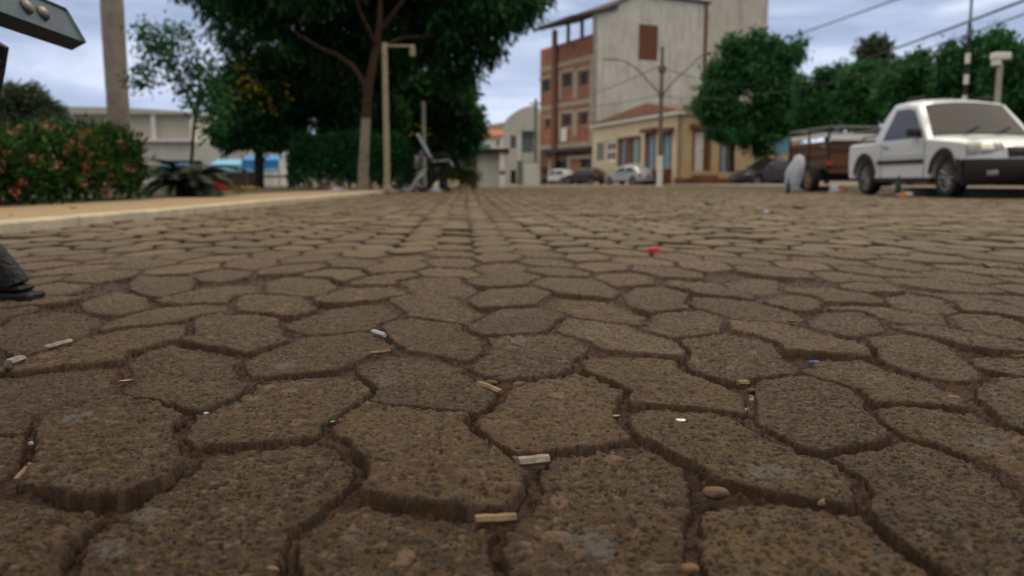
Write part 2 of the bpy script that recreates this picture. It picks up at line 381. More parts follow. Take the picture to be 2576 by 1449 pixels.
for i in range(-95,190):
    for k in range(-12,180):
        par=i%2; u0=.104+i*COLW; v0=1.62+k*PITCHV
        if v0>24.5: 
            if v0>48: continue
        x0,y0=uv2xy(u0,v0)
        if not paved(x0,y0): continue
        if y0>6 and abs(x0)>.66*y0+4: continue
        inb=(abs(x0)<XH-.25 and YH0+.1<y0<YH1-.25)
        p=lattice(i,k)
        if y0<3.5 and abs(x0)<3:
            c=p.mean(0); smp=np.concatenate([p,c[None],(p+c)/2])
            cov=np.zeros(len(smp),bool)
            for q in near:
                if abs(q.mean(0)-c).max()<.5: cov|=inpoly(smp,q)
            if cov.sum()>.36*len(smp): continue
            if v0<.72 and abs(x0)<.62: continue
        (hf if inb else far).append(p)
hfall=[(p,True) for p in near]+[(p,False) for p in hf]
# numpy noise
TAB=R.random((256,256)).astype(np.float32)
def vnoise(x,y):
    xi=np.floor(x).astype(np.int32); yi=np.floor(y).astype(np.int32); fx=x-xi; fy=y-yi
    fx=fx*fx*(3-2*fx); fy=fy*fy*(3-2*fy); a=xi&255;b=yi&255;a1=(a+1)&255;b1=(b+1)&255
    return (TAB[a,b]*(1-fx)+TAB[a1,b]*fx)*(1-fy)+(TAB[a,b1]*(1-fx)+TAB[a1,b1]*fx)*fy-.5
def fbm(x,y,s,o=4,g=.5):
    r=0;a=1.
    for i in range(o):
        r=r+a*vnoise(x*s+17.3*i,y*s+31.7*i); s=s*2.03;a*=g
    return r
T1=R.random((128,128)).astype(np.float32);T2=R.random((128,128)).astype(np.float32);T3=R.random((128,128)).astype(np.float32);T4=R.random((128,128)).astype(np.float32)
def cells(x,y,s,jit=.8):     # nearest feature: returns distance/radius style field and an id
    x=x*s;y=y*s; xi=np.floor(x).astype(np.int32);yi=np.floor(y).astype(np.int32)
    best=np.full(x.shape,9.,np.float32); rid=np.zeros(x.shape,np.float32); rr=np.zeros(x.shape,np.float32)
    for dx in (-1,0,1):
        for dy in (-1,0,1):
            a=(xi+dx)&127;b=(yi+dy)&127
            px=xi+dx+.5+(T1[a,b]-.5)*jit; py=yi+dy+.5+(T2[a,b]-.5)*jit
            asp=.6+.8*T4[a,b]
            d=np.hypot((x-px)*asp,(y-py)/asp).astype(np.float32)
            m=d<best; best=np.where(m,d,best); rid=np.where(m,T3[a,b],rid); rr=np.where(m,T4[b,a],rr)
    return best,rid,rr
rows=[];y=YH0
while y<YH1: rows.append(y); y+=.0021*max(y,.5)
rows=np.array(rows+[YH1]); NC=1240
s=np.linspace(-1,1,NC)
core=np.linspace(-1,1,NC-80); 
G=[]
for y in rows:
    hw=min(.66*y+.10,XH-.02)
    side=np.linspace(hw,XH,41)[1:]
    G.append(np.concatenate([-side[::-1],core*hw,side]))
GX=np.array(G,np.float32); GY=np.repeat(rows[:,None],GX.shape[1],1).astype(np.float32)
P=np.stack([GX.ravel(),GY.ravel()],1); X=P[:,0];Y=P[:,1]; N=len(P)
SD=np.full(N,-.2,np.float32); S2=np.full(N,-.2,np.float32); SID=np.full(N,-1,np.int32)
wob=fbm(X,Y,18,3)*.003+fbm(X,Y,70,3)*.0055+fbm(X,Y,260,2)*.0012-.012*np.clip(fbm(X+9,Y,13,2)-.34,0,1)
order=np.arange(N)
for j,(p,pri) in enumerate(hfall):
    lo=p.min(0)-.05;hi=p.max(0)+.05
    m=np.nonzero((X>lo[0])&(X<hi[0])&(Y>lo[1])&(Y<hi[1]))[0]
    if len(m)==0: continue
    d=sdf(P[m],p)
    prev=SID[m]
    if not pri: d=np.where((prev>=0)&(prev<len(near))&(SD[m]>-.012),-.2,d)
    upd=d>SD[m]; S2[m]=np.where(upd,SD[m],np.maximum(S2[m],d))
    mm=m[upd]; SD[mm]=d[upd]; SID[mm]=j
SD=np.minimum(SD+.002,(SD-S2)*.5-.0040)
SDw=SD+wob
srnd=np.random.default_rng(3); ns=len(hfall)
sh=srnd.normal(0,.0018,ns); tx=srnd.normal(0,.012,ns); ty=srnd.normal(-.014,.008,ns); tint=srnd.random(ns); rough=srnd.random(ns); cen=np.array([p.mean(0) for p,_ in hfall])
sid=np.maximum(SID,0)
top=sh[sid]+tx[sid]*(X-cen[sid,0])+ty[sid]*(Y-cen[sid,1])
rad=.0030+.004*rough[sid]+.018*np.clip(fbm(X,Y,9,2)-.20,0,1)
t=np.clip(SDw/rad,0,1); t1=np.clip(SDw/.0036,0,1); edge=.68*t1**.7+.32*np.sqrt(np.clip(1-(1-t)**2,0,1))       # steep wall, rounded shoulder
dirt=-.0105+.012*fbm(X,Y,7,3)+.004*fbm(X,Y,60,3)+.002*fbm(X,Y,260,2)
surf=.0046*fbm(X,Y,8,4)+.0022*fbm(X,Y,70,3,.7)*(.2+1.3*rough[sid])+.0013*fbm(X,Y,330,2,.8)
b1,i1,r1=cells(X,Y,95.); peb=np.clip(1-b1/(.22+.30*r1),0,1)*(i1>.55)*(.3+rough[sid])      # exposed aggregate
b2,i2,r2=cells(X+3.1,Y+1.7,150.); pit=np.clip(1-b2/(.16+.34*r2),0,1)*(i2>.25+.5*rough[sid[::1]]) ; b5,i5,r5=cells(X+5.1,Y+2.7,62.); pit=np.maximum(pit,np.clip(1-b5/(.14+.2*r5),0,1)*(i5>.72))
b3,i3,r3=cells(X+7.1,Y+4.7,34.); peb2=np.clip(1-b3/(.16+.2*r3),0,1)*(i3>.80)*(rough[sid]>.45)
topz=top+surf+.0022*np.sqrt(np.clip(peb,0,1))-.0038*pit**.5+.0032*np.sqrt(peb2)
b4,i4,r4=cells(X+1.3,Y+9.7,110.); grit=np.clip(1-b4/(.3+.3*r4),0,1)*(i4>.6)
dirt=dirt+.004*np.sqrt(grit)
inside=SDw>0
depth=.026
Z=np.where(inside,np.maximum(dirt,topz-depth*(1-edge)),dirt+np.clip(.004+SDw*.5,-.003,.004))
jm=np.clip(1-(Z-dirt-.0015)/.008,0,1)*np.clip(1-(SDw-.004)/.02,0,1)
fl=fbm(X,Y,5.,4)
jm=np.maximum(jm,np.clip(1-(SDw-.002)/(.012+.03*np.clip(fl,0,1)),0,1)*.55*(SDw>0)); jm=np.where(inside,jm,1.)
patch=np.zeros(N,np.float32)
for f,px,py,rx,ry in (('B',1780,1250,150,85),('C',990,790,150,50),('A',470,440,75,28),('B',460,200,75,40),('A',940,1070,110,50),('A',1850,90,90,30),('E',1190,378,75,14),('E',1330,680,60,22),('C',1620,160,80,18),('A',680,1290,130,60),('C',1670,1320,80,22),('C',1930,1205,55,22),('C',2350,600,100,50),('E',1240,475,60,14),('E',170,480,0,0)):
    if rx==0: continue
    c=fg(f,px,py); ex=fg(f,px+rx,py); ey=fg(f,px,py-ry)
    d=np.hypot((X-c.x)/max(ex.x-c.x,.005),(Y-c.y)/max(ey.y-c.y,.005))+fbm(X,Y,60,3)*.9
    patch=np.maximum(patch,np.clip((1.05-d)*4,0,1))
pc=np.clip(peb*1.8,0,1)*(i1-.55)/.45; pc=np.where(peb2>0.02,np.clip(.35+r3*.65,0,1),pc)
pc=np.where((~inside),np.clip(grit*1.2,0,1)*.6,pc)
COLR=np.zeros((N,4),np.float32); COLR[:,0]=jm; COLR[:,1]=tint[sid]; COLR[:,2]=pc; COLR[:,3]=patch*np.clip(.62+1.6*fbm(X,Y,160,3),0,1); PIT=np.where(inside,np.clip(pit*1.7,0,1),0).astype(np.float32)
nr,ncol=GX.shape; idx=np.arange(N).reshape(nr,ncol)
F=np.stack([idx[:-1,:-1].ravel(),idx[:-1,1:].ravel(),idx[1:,1:].ravel(),idx[1:,:-1].ravel()],1)
V=np.stack([X,Y,Z],1)
# stones further off, each with a rounded shoulder
VV=[V];FF=[F];CC=[COLR]; base=N
fr_=np.random.default_rng(9)
def addstone(p,lod):
    global base
    c=p.mean(0); n=len(p)
    if lod<2:
        q=[]
        for i in range(n):
            a=p[i];b=p[(i+1)%n]; m_=3 if lod==0 else 2
            for j in range(m_):
                t_=j/m_; w=a*(1-t_)+b*t_
                if j==0: w=w+(c-w)*.15
                q.append(w+fr_.normal(0,.003,2))
        q=np.array(q)
    else: q=c+(np.array([w_ for i in range(n) for w_ in (p[i]*.78+p[i-1]*.22,p[i]*.78+p[(i+1)%n]*.22)])-c)*.965
    if lod==1: q=c+(q-c)*.965
    if lod==0: q=c+(q-c)*.985
    n=len(q); d=q-c; L=np.linalg.norm(d,axis=1)[:,None]
    z0=fr_.normal(0,.003); a_,b_=fr_.normal(0,.012),fr_.normal(-.012,.009)
    rings=[(0,-.03),(.001,-.008),(.004,-.002),(.012,0.)] if lod==0 else ([(0,-.03),(.004,-.006),(.016,0.)] if lod==1 else [(0,-.03),(.009,0.)])
    vs=[];cl=[];tn=fr_.random()
    for ins,zr in rings:
        r=q-d/L*ins; dd=r-c
        vs.append(np.concatenate([r,(zr+z0+a_*dd[:,:1]+b_*dd[:,1:]+fr_.normal(0,.0008,(n,1)))],1)); jj=1. if zr<-.02 else (.75 if zr<-.005 else (.3 if zr<0 else .0))
        cl.append(np.tile([jj,tn,0,0],(n,1)))
    vs.append(np.array([[c[0],c[1],z0]])); cl.append(np.array([[0,tn,0,0]]))
    fs=[];k=len(rings)
    for r_ in range(k-1):
        for i in range(n):
            j=(i+1)%n; fs.append((r_*n+i,r_*n+j,(r_+1)*n+j,(r_+1)*n+i))
    t0=(k-1)*n
    for i in range(0,n,2):
        fs.append((t0+i,t0+(i+1)%n,t0+(i+2)%n if n%2==0 or i+2<=n else t0+(i+1)%n,k*n))
    VV.append(np.concatenate(vs)); FF.append(np.array(fs)+base); CC.append(np.concatenate(cl)); base+=k*n+1
for p in far:
    c=p.mean(0); d=c[1]
    addstone(p,0 if 0<d<9 and abs(c[0])<d+1 else (1 if d<18 and d>0 else 2))
V=np.concatenate(VV).astype(np.float32);F=np.concatenate(FF);C4=np.concatenate(CC).astype(np.float32)
def stonemat():
    m,nt,b=newmat('worn_concrete_pavers'); L=nt.links
    at=nd(nt,'ShaderNodeAttribute',attribute_name='pv'); sp=nd(nt,'ShaderNodeSeparateColor'); L.new(at.outputs['Color'],sp.inputs[0])
    ge=nd(nt,'ShaderNodeNewGeometry'); pos=ge.outputs['Position']
    def noise(sc,det=4.,ro=.6):
        n=nd(nt,'ShaderNodeTexNoise',Scale=sc,Detail=det,Roughness=ro); L.new(pos,n.inputs['Vector']); return n.outputs[0]
    def vor(sc,feat='F1'):
        n=nd(nt,'ShaderNodeTexVoronoi',Scale=sc,feature=feat); L.new(pos,n.inputs['Vector']); return n
    c=ramp(nt,sp.outputs[1],[(0.,STONE_C),(.3,STONE_A),(.6,(.068,.034,.0118)),(.85,STONE_B),(.95,(.105,.078,.048)),(1.,(.13,.10,.066))])
    c=mixc(nt,ramp(nt,noise(5.,6.),[(.35,0.),(.65,1.)]),c,STONE_C)
    c=mixc(nt,ramp(nt,noise(45.,5.),[(.42,0.),(.62,.75)]),c,STONE_D)
    wr=nd(nt,'ShaderNodeMapRange'); L.new(sp.outputs[1],wr.inputs[0]); wr.inputs[1].default_value=.55; wr.inputs[2].default_value=.95; wr.inputs[3].default_value=1.; wr.inputs[4].default_value=.35
    spf=nd(nt,'ShaderNodeMath',operation='MULTIPLY'); L.new(ramp(nt,noise(420.,2.,.5),[(.44,0.),(.58,.9)]),spf.inputs[0]); L.new(wr.outputs[0],spf.inputs[1])
    c=mixc(nt,ramp(nt,noise(9.,5.,.7),[(.50,0.),(.66,.55)]),c,(.085,.040,.014))
    c=mixc(nt,spf.outputs[0],c,tuple(x*.28 for x in STONE_A))
    v=vor(210.); 
    spk=ramp(nt,v.outputs['Distance'],[(.10,1.),(.24,0.)]); sc_=nd(nt,'ShaderNodeSeparateColor'); L.new(v.outputs['Color'],sc_.inputs[0])
    sel=ramp(nt,sc_.outputs[0],[(.60,0.),(.64,1.)]); mu=nd(nt,'ShaderNodeMath',operation='MULTIPLY'); L.new(spk,mu.inputs[0]); L.new(sel,mu.inputs[1])
    c=mixc(nt,mu.outputs[0],c,ramp(nt,sc_.outputs[1],[(.2,(.15,.085,.05)),(.5,(.20,.155,.105)),(.8,(.11,.10,.09))]))
    # vignette-like shading painted into the paver colour: dark near, paler down the road
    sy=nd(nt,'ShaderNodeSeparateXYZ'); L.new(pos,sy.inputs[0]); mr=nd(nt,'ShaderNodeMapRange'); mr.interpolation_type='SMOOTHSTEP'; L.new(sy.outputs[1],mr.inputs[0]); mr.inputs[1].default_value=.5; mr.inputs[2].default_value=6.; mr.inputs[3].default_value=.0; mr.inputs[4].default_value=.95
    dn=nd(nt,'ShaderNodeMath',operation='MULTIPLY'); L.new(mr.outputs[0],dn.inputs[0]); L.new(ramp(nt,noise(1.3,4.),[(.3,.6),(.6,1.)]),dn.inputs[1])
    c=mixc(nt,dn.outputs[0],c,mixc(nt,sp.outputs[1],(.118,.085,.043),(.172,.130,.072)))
    # pebble grains carried by the mesh
    f=ramp(nt,sp.outputs[2],[(.02,0.),(.25,.8)])
    c=mixc(nt,f,c,ramp(nt,sp.outputs[2],[(.1,(.10,.075,.055)),(.35,(.15,.07,.04)),(.6,(.095,.088,.078)),(.9,(.17,.105,.065))]))
    pn=nd(nt,'ShaderNodeAttribute',attribute_name='pit'); pm=nd(nt,'ShaderNodeMath',operation='MULTIPLY'); pm.inputs[1].default_value=.82; L.new(pn.outputs['Fac'],pm.inputs[0])
    c=mixc(nt,pm.outputs[0],c,(.018,.011,.006))
    mixa=nd(nt,'ShaderNodeMath',operation='MULTIPLY'); mixa.inputs[1].default_value=.65; L.new(at.outputs['Alpha'],mixa.inputs[0])
    c=mixc(nt,mixa.outputs[0],c,(.12,.115,.11))
    dirtc=mixc(nt,ramp(nt,noise(60.,5.),[(.4,0.),(.6,1.)]),(.058,.021,.008),(.020,.009,.0045))
    fj=nd(nt,'ShaderNodeMath',operation='MULTIPLY'); L.new(sp.outputs[0],fj.inputs[0]); L.new(ramp(nt,noise(30.,4.),[(.2,.55),(.5,1.)]),fj.inputs[1])
    c=mixc(nt,fj.outputs[0],c,dirtc)
    L.new(c,b.inputs['Base Color']); 
    L.new(ramp(nt,noise(90.),[(.35,.42),(.65,.85)]),b.inputs['Roughness']); b.inputs['Specular IOR Level'].default_value=.30
    h=nd(nt,'ShaderNodeMath',operation='ADD'); L.new(noise(620.,4.,.75),h.inputs[0])
    pv=ramp(nt,vor(330.).outputs['Distance'],[(.05,0.),(.3,1.)]); ml=nd(nt,'ShaderNodeMath',operation='MULTIPLY'); ml.inputs[1].default_value=.6; L.new(pv,ml.inputs[0]); L.new(ml.outputs[0],h.inputs[1])
    bp=nd(nt,'ShaderNodeBump',Strength=1.,Distance=.003); L.new(h.outputs[0],bp.inputs['Height'])
    L.new(bp.outputs[0],b.inputs['Normal']); return m
STONE_A=(.066,.037,.0122);STONE_B=(.098,.059,.0215);STONE_C=(.042,.0225,.0075);STONE_D=(.132,.082,.031)
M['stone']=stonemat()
# all faces are quads
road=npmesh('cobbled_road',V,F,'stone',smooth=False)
me=road.data; a=me.attributes.new('pv','FLOAT_COLOR','POINT'); a.data.foreach_set('color',C4.ravel())
pa=np.zeros(len(V),np.float32); pa[:N]=PIT; a=me.attributes.new('pit','FLOAT','POINT'); a.data.foreach_set('value',pa)
sm=np.zeros(len(F),bool); sm[:]=True; me.polygons.foreach_set('use_smooth',sm); me.update()
tag(road,kind='structure')
# dirt bed below the pavers and the ground out to the horizon
def sheet(name,pts,z,m,kind='structure'):
    b=MB(); b.add([(x,y,z) for x,y in pts],[tuple(range(len(pts)))]); return tag(b.build(name,m),kind=kind)
def strip_uv(u0,u1,v0,v1): return [uv2xy(u0,v0),uv2xy(u1,v0),uv2xy(u1,v1),uv2xy(u0,v1)]
M['bed']=mat('red_dirt_bed',(.038,.018,.009),.95,var=.4,scale=30,bump=.4,bscale=200)
b=MB(); HFX=XH
for r in ([(-60,-20),(60,-20),(60,YH0),(-60,YH0)],[(-60,YH0),(-HFX,YH0),(-HFX,YH1),(-60,YH1)],[(HFX,YH0),(60,YH0),(60,YH1),(HFX,YH1)],[(-60,YH1),(60,YH1),(60,50),(-60,50)]):
    b.add([(x,y,-.021) for x,y in r],[(0,1,2,3)])
tag(b.build('dirt_bed','bed'),kind='structure')
sheet('ground',[(-3000,-60),(3000,-60),(3000,4000),(-3000,4000)],-.06,'grad')
sheet('far_road',[(-60,47.5),(60,47.5),(60,110),(-60,110)],-.004,'grad')
# ---------------------------------------------------------------- kerbs, pavements, plaza
def prism_uv(name,u0,u1,v0,v1,z0,z1,m,n=1):
    b=MB(); R_=random.Random(int(u0*10)+int(v1))
    for i in range(n):
        a=v0+(v1-v0)*i/n; c=v0+(v1-v0)*(i+1)/n-(.008 if n>1 else 0)
        dz=R_.uniform(-.003,.003) if n>1 else 0; du=R_.uniform(-.004,.004) if n>1 else 0
        T=Matrix(((CT,-ST,0,0),(ST,CT,0,0),(0,0,1,0),(0,0,0,1)))
        b.bevbox(u0+du,u1+du,a,c,z0,z1+dz,.012,T)
    return tag(b.build(name,m),kind='structure')
KA=math.atan2(KD.y,KD.x)-math.pi/2
TK=Matrix.Translation(K0)@Matrix.Rotation(KA,4,'Z')          # kerb frame: x across (left is minus), y along
def prism_k(name,a0,a1,v0,v1,z0,z1,m,n=1):
    b=MB(); R_=random.Random(5)
    for i in range(n):
        a=v0+(v1-v0)*i/n; c=v0+(v1-v0)*(i+1)/n-(.008 if n>1 else 0); dz=R_.uniform(-.003,.003) if n>1 else 0; du=R_.uniform(-.004,.004) if n>1 else 0
        b.bevbox(a0+du,a1+du,a,c,z0,z1+dz,.012,TK)
    return tag(b.build(name,m),kind='structure')
prism_k('kerb',-.13,0,-6,20.3,-.05,.062,'kerb',27)
prism_k('plaza_pavement',-1.62,-.136,-6,20.3,-.05,.058,'sand')
prism_k('plaza_bed',-60,-1.63,-6,20.3,-.05,.075,'soil')
prism_uv('right_kerb',9.25,9.45,-3,38,-.05,.15,'kerbg',41)
prism_uv('right_pavement',9.456,60,-3,38,-.05,.145,'walk')
# ---------------------------------------------------------------- leaves
def crown_pts(blobs,n,rng,shell=.55):
    vol=np.array([b[3]*b[4]*b[5] for b in blobs])**.8; cnt=(n*vol/vol.sum()).astype(int)+1; P=[];D=[]
    for b,c in zip(blobs,cnt):
        d=rng.normal(size=(c,3)); d/=np.linalg.norm(d,axis=1)[:,None]
        r=(shell+(1-shell)*rng.random(c)**.6)*(1+.12*np.sin(5*d[:,0]*b[3]+b[0])*np.cos(4*d[:,2]*b[5]+b[1]))
        P.append(np.array(b[:3])+d*r[:,None]*np.array(b[3:6])); D.append(d)
    return np.concatenate(P),np.concatenate(D)
def leaves(name,P,D,ln,wd,m,parent,rng,droop=.5,tint=None,clump=3,spread=.5):
    n=len(P); P=np.repeat(P,clump,0)+rng.normal(0,ln*spread,(n*clump,3)); D=np.repeat(D,clump,0)
    N_=len(P)
    a=D*.6+rng.normal(0,.7,(N_,3)); a[:,2]-=droop; a/=np.linalg.norm(a,axis=1)[:,None]
    r=rng.normal(size=(N_,3)); b=np.cross(a,r); b/=np.linalg.norm(b,axis=1)[:,None]+1e-9
    L=ln*(.6+.8*rng.random((N_,1))); W=wd*(.6+.8*rng.random((N_,1)))
    nrm=np.cross(a,b)
    v=np.stack([P,P+a*L*.45+b*W*.5+nrm*L*.05,P+a*L,P+a*L*.45-b*W*.5+nrm*L*.05],1).reshape(-1,3)
    f=np.arange(N_*4).reshape(N_,4)
    t=rng.random(n)**1.3 if tint is None else tint
    t=np.repeat(np.clip(np.repeat(t,clump)+rng.normal(0,.12,N_),0,1),4)
    return npmesh(name,v,f,m,parent,t)
def blobs_from(c,r,n,rng,sub=.45,flat=1.):
    # uneven crown: a core and many lesser lobes set round it
    out=[(c[0],c[1],c[2],r[0]*.62,r[1]*.62,r[2]*.62)]
    for i in range(n):
        d=rng.normal(size=3); d/=np.linalg.norm(d); s=sub*(.6+.7*rng.random())
        out.append((c[0]+d[0]*r[0]*(1-s*.6),c[1]+d[1]*r[1]*(1-s*.6),c[2]+d[2]*r[2]*(1-s*.6)*flat,r[0]*s,r[1]*s,r[2]*s*.9))
    return out
def leafy(name,label,cat,base,blobs,n,ln,wd,m,trunk=None,tm='bark',group=None,seed=1,droop=.5,clump=3,shell=.5,limbs=None,partname='crown',spread=.5):
    rng=np.random.default_rng(seed); t=thing(name,label,cat,base,0,group)
    P,D=crown_pts(blobs,n,rng,shell); P=P-np.array(base); 
    P=P[P[:,2]>.02]; D=D[:len(P)]
    leaves(partname,P,D,ln,wd,m,t,rng,droop,clump=clump,spread=spread)
    if trunk:
        for pi,(path,rad,mm) in enumerate(trunk):
            b=MB(); b.tube([Vector(p)-Vector(base) for p in path],rad,10); b.build('trunk' if pi==0 or mm=='limeb' else 'limb',mm,t,True)
    return t
def wob_path(a,b,n,amp,rng):
    a=Vector(a);b=Vector(b); return [a.lerp(b,i/n)+Vector((rng.gauss(0,amp),rng.gauss(0,amp),0))*(1 if 0<i<n else 0) for i in range(n+1)]
# --- the big tree with the limewashed trunk
Yt=20.; rr=random.Random(4)
b0=gp(915,476.6,.07); Yt=b0.y
def tp(px,py,dy=0): return pt(px,py,Yt+dy)
t=thing('street_tree','tall broad tree with limewashed lower trunk and dark drooping crown, beside the beige lamp post','tree',b0)
rel=lambda L_:[p-b0 for p in L_]
MB().tube(rel([b0-Vector((0,0,.05)),tp(914,430),tp(917,370),tp(921,297)]),[.145,.13,.12,.116],14).build('trunk','limeb',t,True,'limewashed lower trunk')
MB().tube(rel([tp(921,298),tp(924,250),tp(928,215),tp(938,160),tp(950,100),tp(955,50),tp(958,-60,.3)]),[.117,.113,.11,.10,.085,.07,.05],12).build('trunk','bark',t,True,'bare brown upper trunk')
for path,rad in ((([tp(922,222),tp(905,190),tp(885,163),tp(850,140),tp(800,118,-.5),tp(740,80,-1)]),[.075,.06,.055,.05,.04,.02]),
                 (([tp(940,150),tp(965,115,.3),tp(1010,95,.6),tp(1080,90,1.2),tp(1150,60,1.6)]),[.07,.05,.045,.035,.02]),
                 (([tp(946,120),tp(930,80,-.4),tp(905,30,-.8),tp(880,-60,-1.5)]),[.06,.05,.04,.02]),
                 (([tp(955,80),tp(1000,20,-.5),tp(1060,-60,-1.)]),[.06,.05,.03])):
    MB().tube(rel(path),rad,8).build('limb','bark',t,True)
rng=np.random.default_rng(21)
bl=[]
for px,py,dy,rx,ry,rz in ((620,-100,0,2.2,2.2,1.5),(760,-150,-.5,2.4,2.4,1.8),(960,-190,0,2.6,2.6,1.9),(1140,-90,.5,2.1,2.2,1.6),(1240,-40,0,1.4,1.6,1.1),(1080,20,1,1.7,1.6,1.0),(700,30,1.,1.9,1.6,1.0),(850,90,2.4,1.5,1.4,.9),(640,110,2.4,1.0,1.2,.8),(540,-40,.5,1.0,1.2,.8),(880,0,2.,1.6,1.4,.8),(1260,40,.3,.9,1.,.6),(1150,50,.6,1.1,1.2,.8),(950,10,1.6,1.5,1.2,.9),(860,-30,.6,1.6,1.3,1.0),(1040,60,1.0,1.2,1.2,.8),(1000,120,2.6,1.1,1.1,.7),(1180,110,1.2,.85,.9,.75),(1120,150,1.6,.9,.9,.7),(1290,-10,.3,.7,.8,.6)):
    c=tp(px,py,dy+1.5); bl+=blobs_from((c.x,c.y,c.z),(rx,ry,rz),7,rng,.42)
P,D=crown_pts(bl,30000,rng,.35); P=P-np.array(b0)
leaves('crown',P,D,.24,.075,'lf_big',t,rng,1.1,clump=3,spread=.6)
# --- the trees behind it
def bgtree(name,label,px,py,Y,blobpx,n,ln,wd,m,seed,tr=None,tm='darkbark',droop=.6,group=None,shell=.4,nsub=6,sub=.45):
    rng=np.random.default_rng(seed); base=gp(px,py,.06) if Y is None else Vector((xx(px,Y),Y,.06))
    bl=[]
    for x0,y0,x1,y1,dy in blobpx:
        Yb=base.y+dy; c=pt((x0+x1)/2,(y0+y1)/2,Yb); rx=(x1-x0)/2*Yb/FP; rz=(y1-y0)/2*Yb/FP
        bl+=blobs_from((c.x,c.y,c.z),(rx,max(rx*.8,rz*.6),rz),nsub,rng,sub)
    trk=[([base-Vector((0,0,.1))]+[Vector(p) for p in q],r,tm) for q,r in (tr or [])]
    return leafy(name,label,'tree',base,bl,n,ln,wd,m,trk,tm,group,seed,droop,shell=shell)
Y=25.
bgtree('flowering_tree','bushy dark tree with yellow blossom, its low crown hanging over the blue awnings',650,470,Y,
  ((550,150,720,330,0),(580,230,770,375,.5),(640,90,860,330,1),(520,290,630,372,-.5),(760,180,930,350,1.5),(740,110,1000,260,2.),(860,220,1010,350,2.)),22000,.22,.09,'lf_big',31,
  [([pt(652,380,Y),pt(660,300,Y),pt(680,200,Y)],[.16,.13,.11,.05])])
rngf=np.random.default_rng(5)
Pf=[];
for (px,py) in ((602,165),(615,190),(640,235),(660,250),(606,180),(590,210),(650,215),(668,262),(1028,345),(1055,340),(730,230),(585,250),(620,175),(632,210)):
    c=pt(px,py,Y-2.3); Pf+= [np.array(c)+rngf.normal(0,.16,3) for _ in range(5)]
ft=[o for o in COL.objects if o.name.startswith('flowering_tree')][0]
Pf=np.array(Pf)-np.array(ft.location); leaves('blossom',Pf,rngf.normal(size=Pf.shape),.075,.05,'flowery',ft,rngf,.2,clump=3,spread=.5)
Y=29.
bgtree('shade_tree','dark low-hanging tree behind the short grey post, trunk rising between the two iron benches',1115,470,Y,
  ((1000,150,1200,340,0),(1060,250,1210,395,0),(930,200,1080,350,.5),(1110,180,1200,300,-1),(980,300,1120,385,.5)),15000,.24,.09,'lf_big',33,
  [([pt(1117,385,Y),pt(1112,320,Y)],[.17,.14,.08])])
# small thin tree in front of the long white building
b1=Vector((xx(480,13.6),13.6,.07)); Y=13.6
rng=np.random.default_rng(41); bl=[]
for x0,y0,x1,y1 in ((330,60,420,110),(335,150,400,225),(380,110,470,190),(430,170,530,250),(350,95,440,150),(470,120,560,210),(400,60,500,120),(470,230,560,290),(320,195,360,218),(520,260,570,330),(505,190,580,300)):
    c=pt((x0+x1)/2,(y0+y1)/2,Y+rng.normal(0,.3)); bl.append((c.x,c.y,c.z,(x1-x0)/2*Y/FP,.3,(y1-y0)/2*Y/FP))
leafy('sapling','thin young tree with sparse airy leaves, growing just right of the palm trunk','tree',b1,bl,1000,.085,.045,'lf_big',
  [([b1-Vector((0,0,.1)),pt(478,440,Y),pt(483,390,Y),pt(487,330,Y),pt(492,290,Y)],[.036,.030,.028,.026,.025],'bark'),
   ([pt(492,292,Y),pt(474,240,Y),pt(450,205,Y),pt(415,150,Y),pt(370,100,Y)],[.03,.024,.018,.013,.006],'bark'),
   ([pt(492,292,Y),pt(497,250,Y),pt(503,200,Y),pt(490,140,Y)],[.026,.02,.016,.008],'bark'),
   ([pt(493,285,Y),pt(510,240,Y),pt(530,200,Y),pt(550,150,Y)],[.022,.018,.014,.006],'bark')],seed=41,droop=.3,clump=3,shell=.1,spread=.9)
# olive tree behind the flowering hedge
bgtree('olive_green_tree','loose olive-green tree behind the flowering hedge at the left edge',55,470,15.,
  ((-60,185,100,330,0),(30,210,140,300,0),(-40,260,170,390,0),(80,275,190,380,.4),(-120,230,20,420,.4)),8000,.10,.035,'lf_olv',51,
  [([pt(60,400,15.),pt(50,320,15.),pt(40,240,15.)],[.08,.07,.06,.03])],'bark',.1,shell=.1,nsub=5)
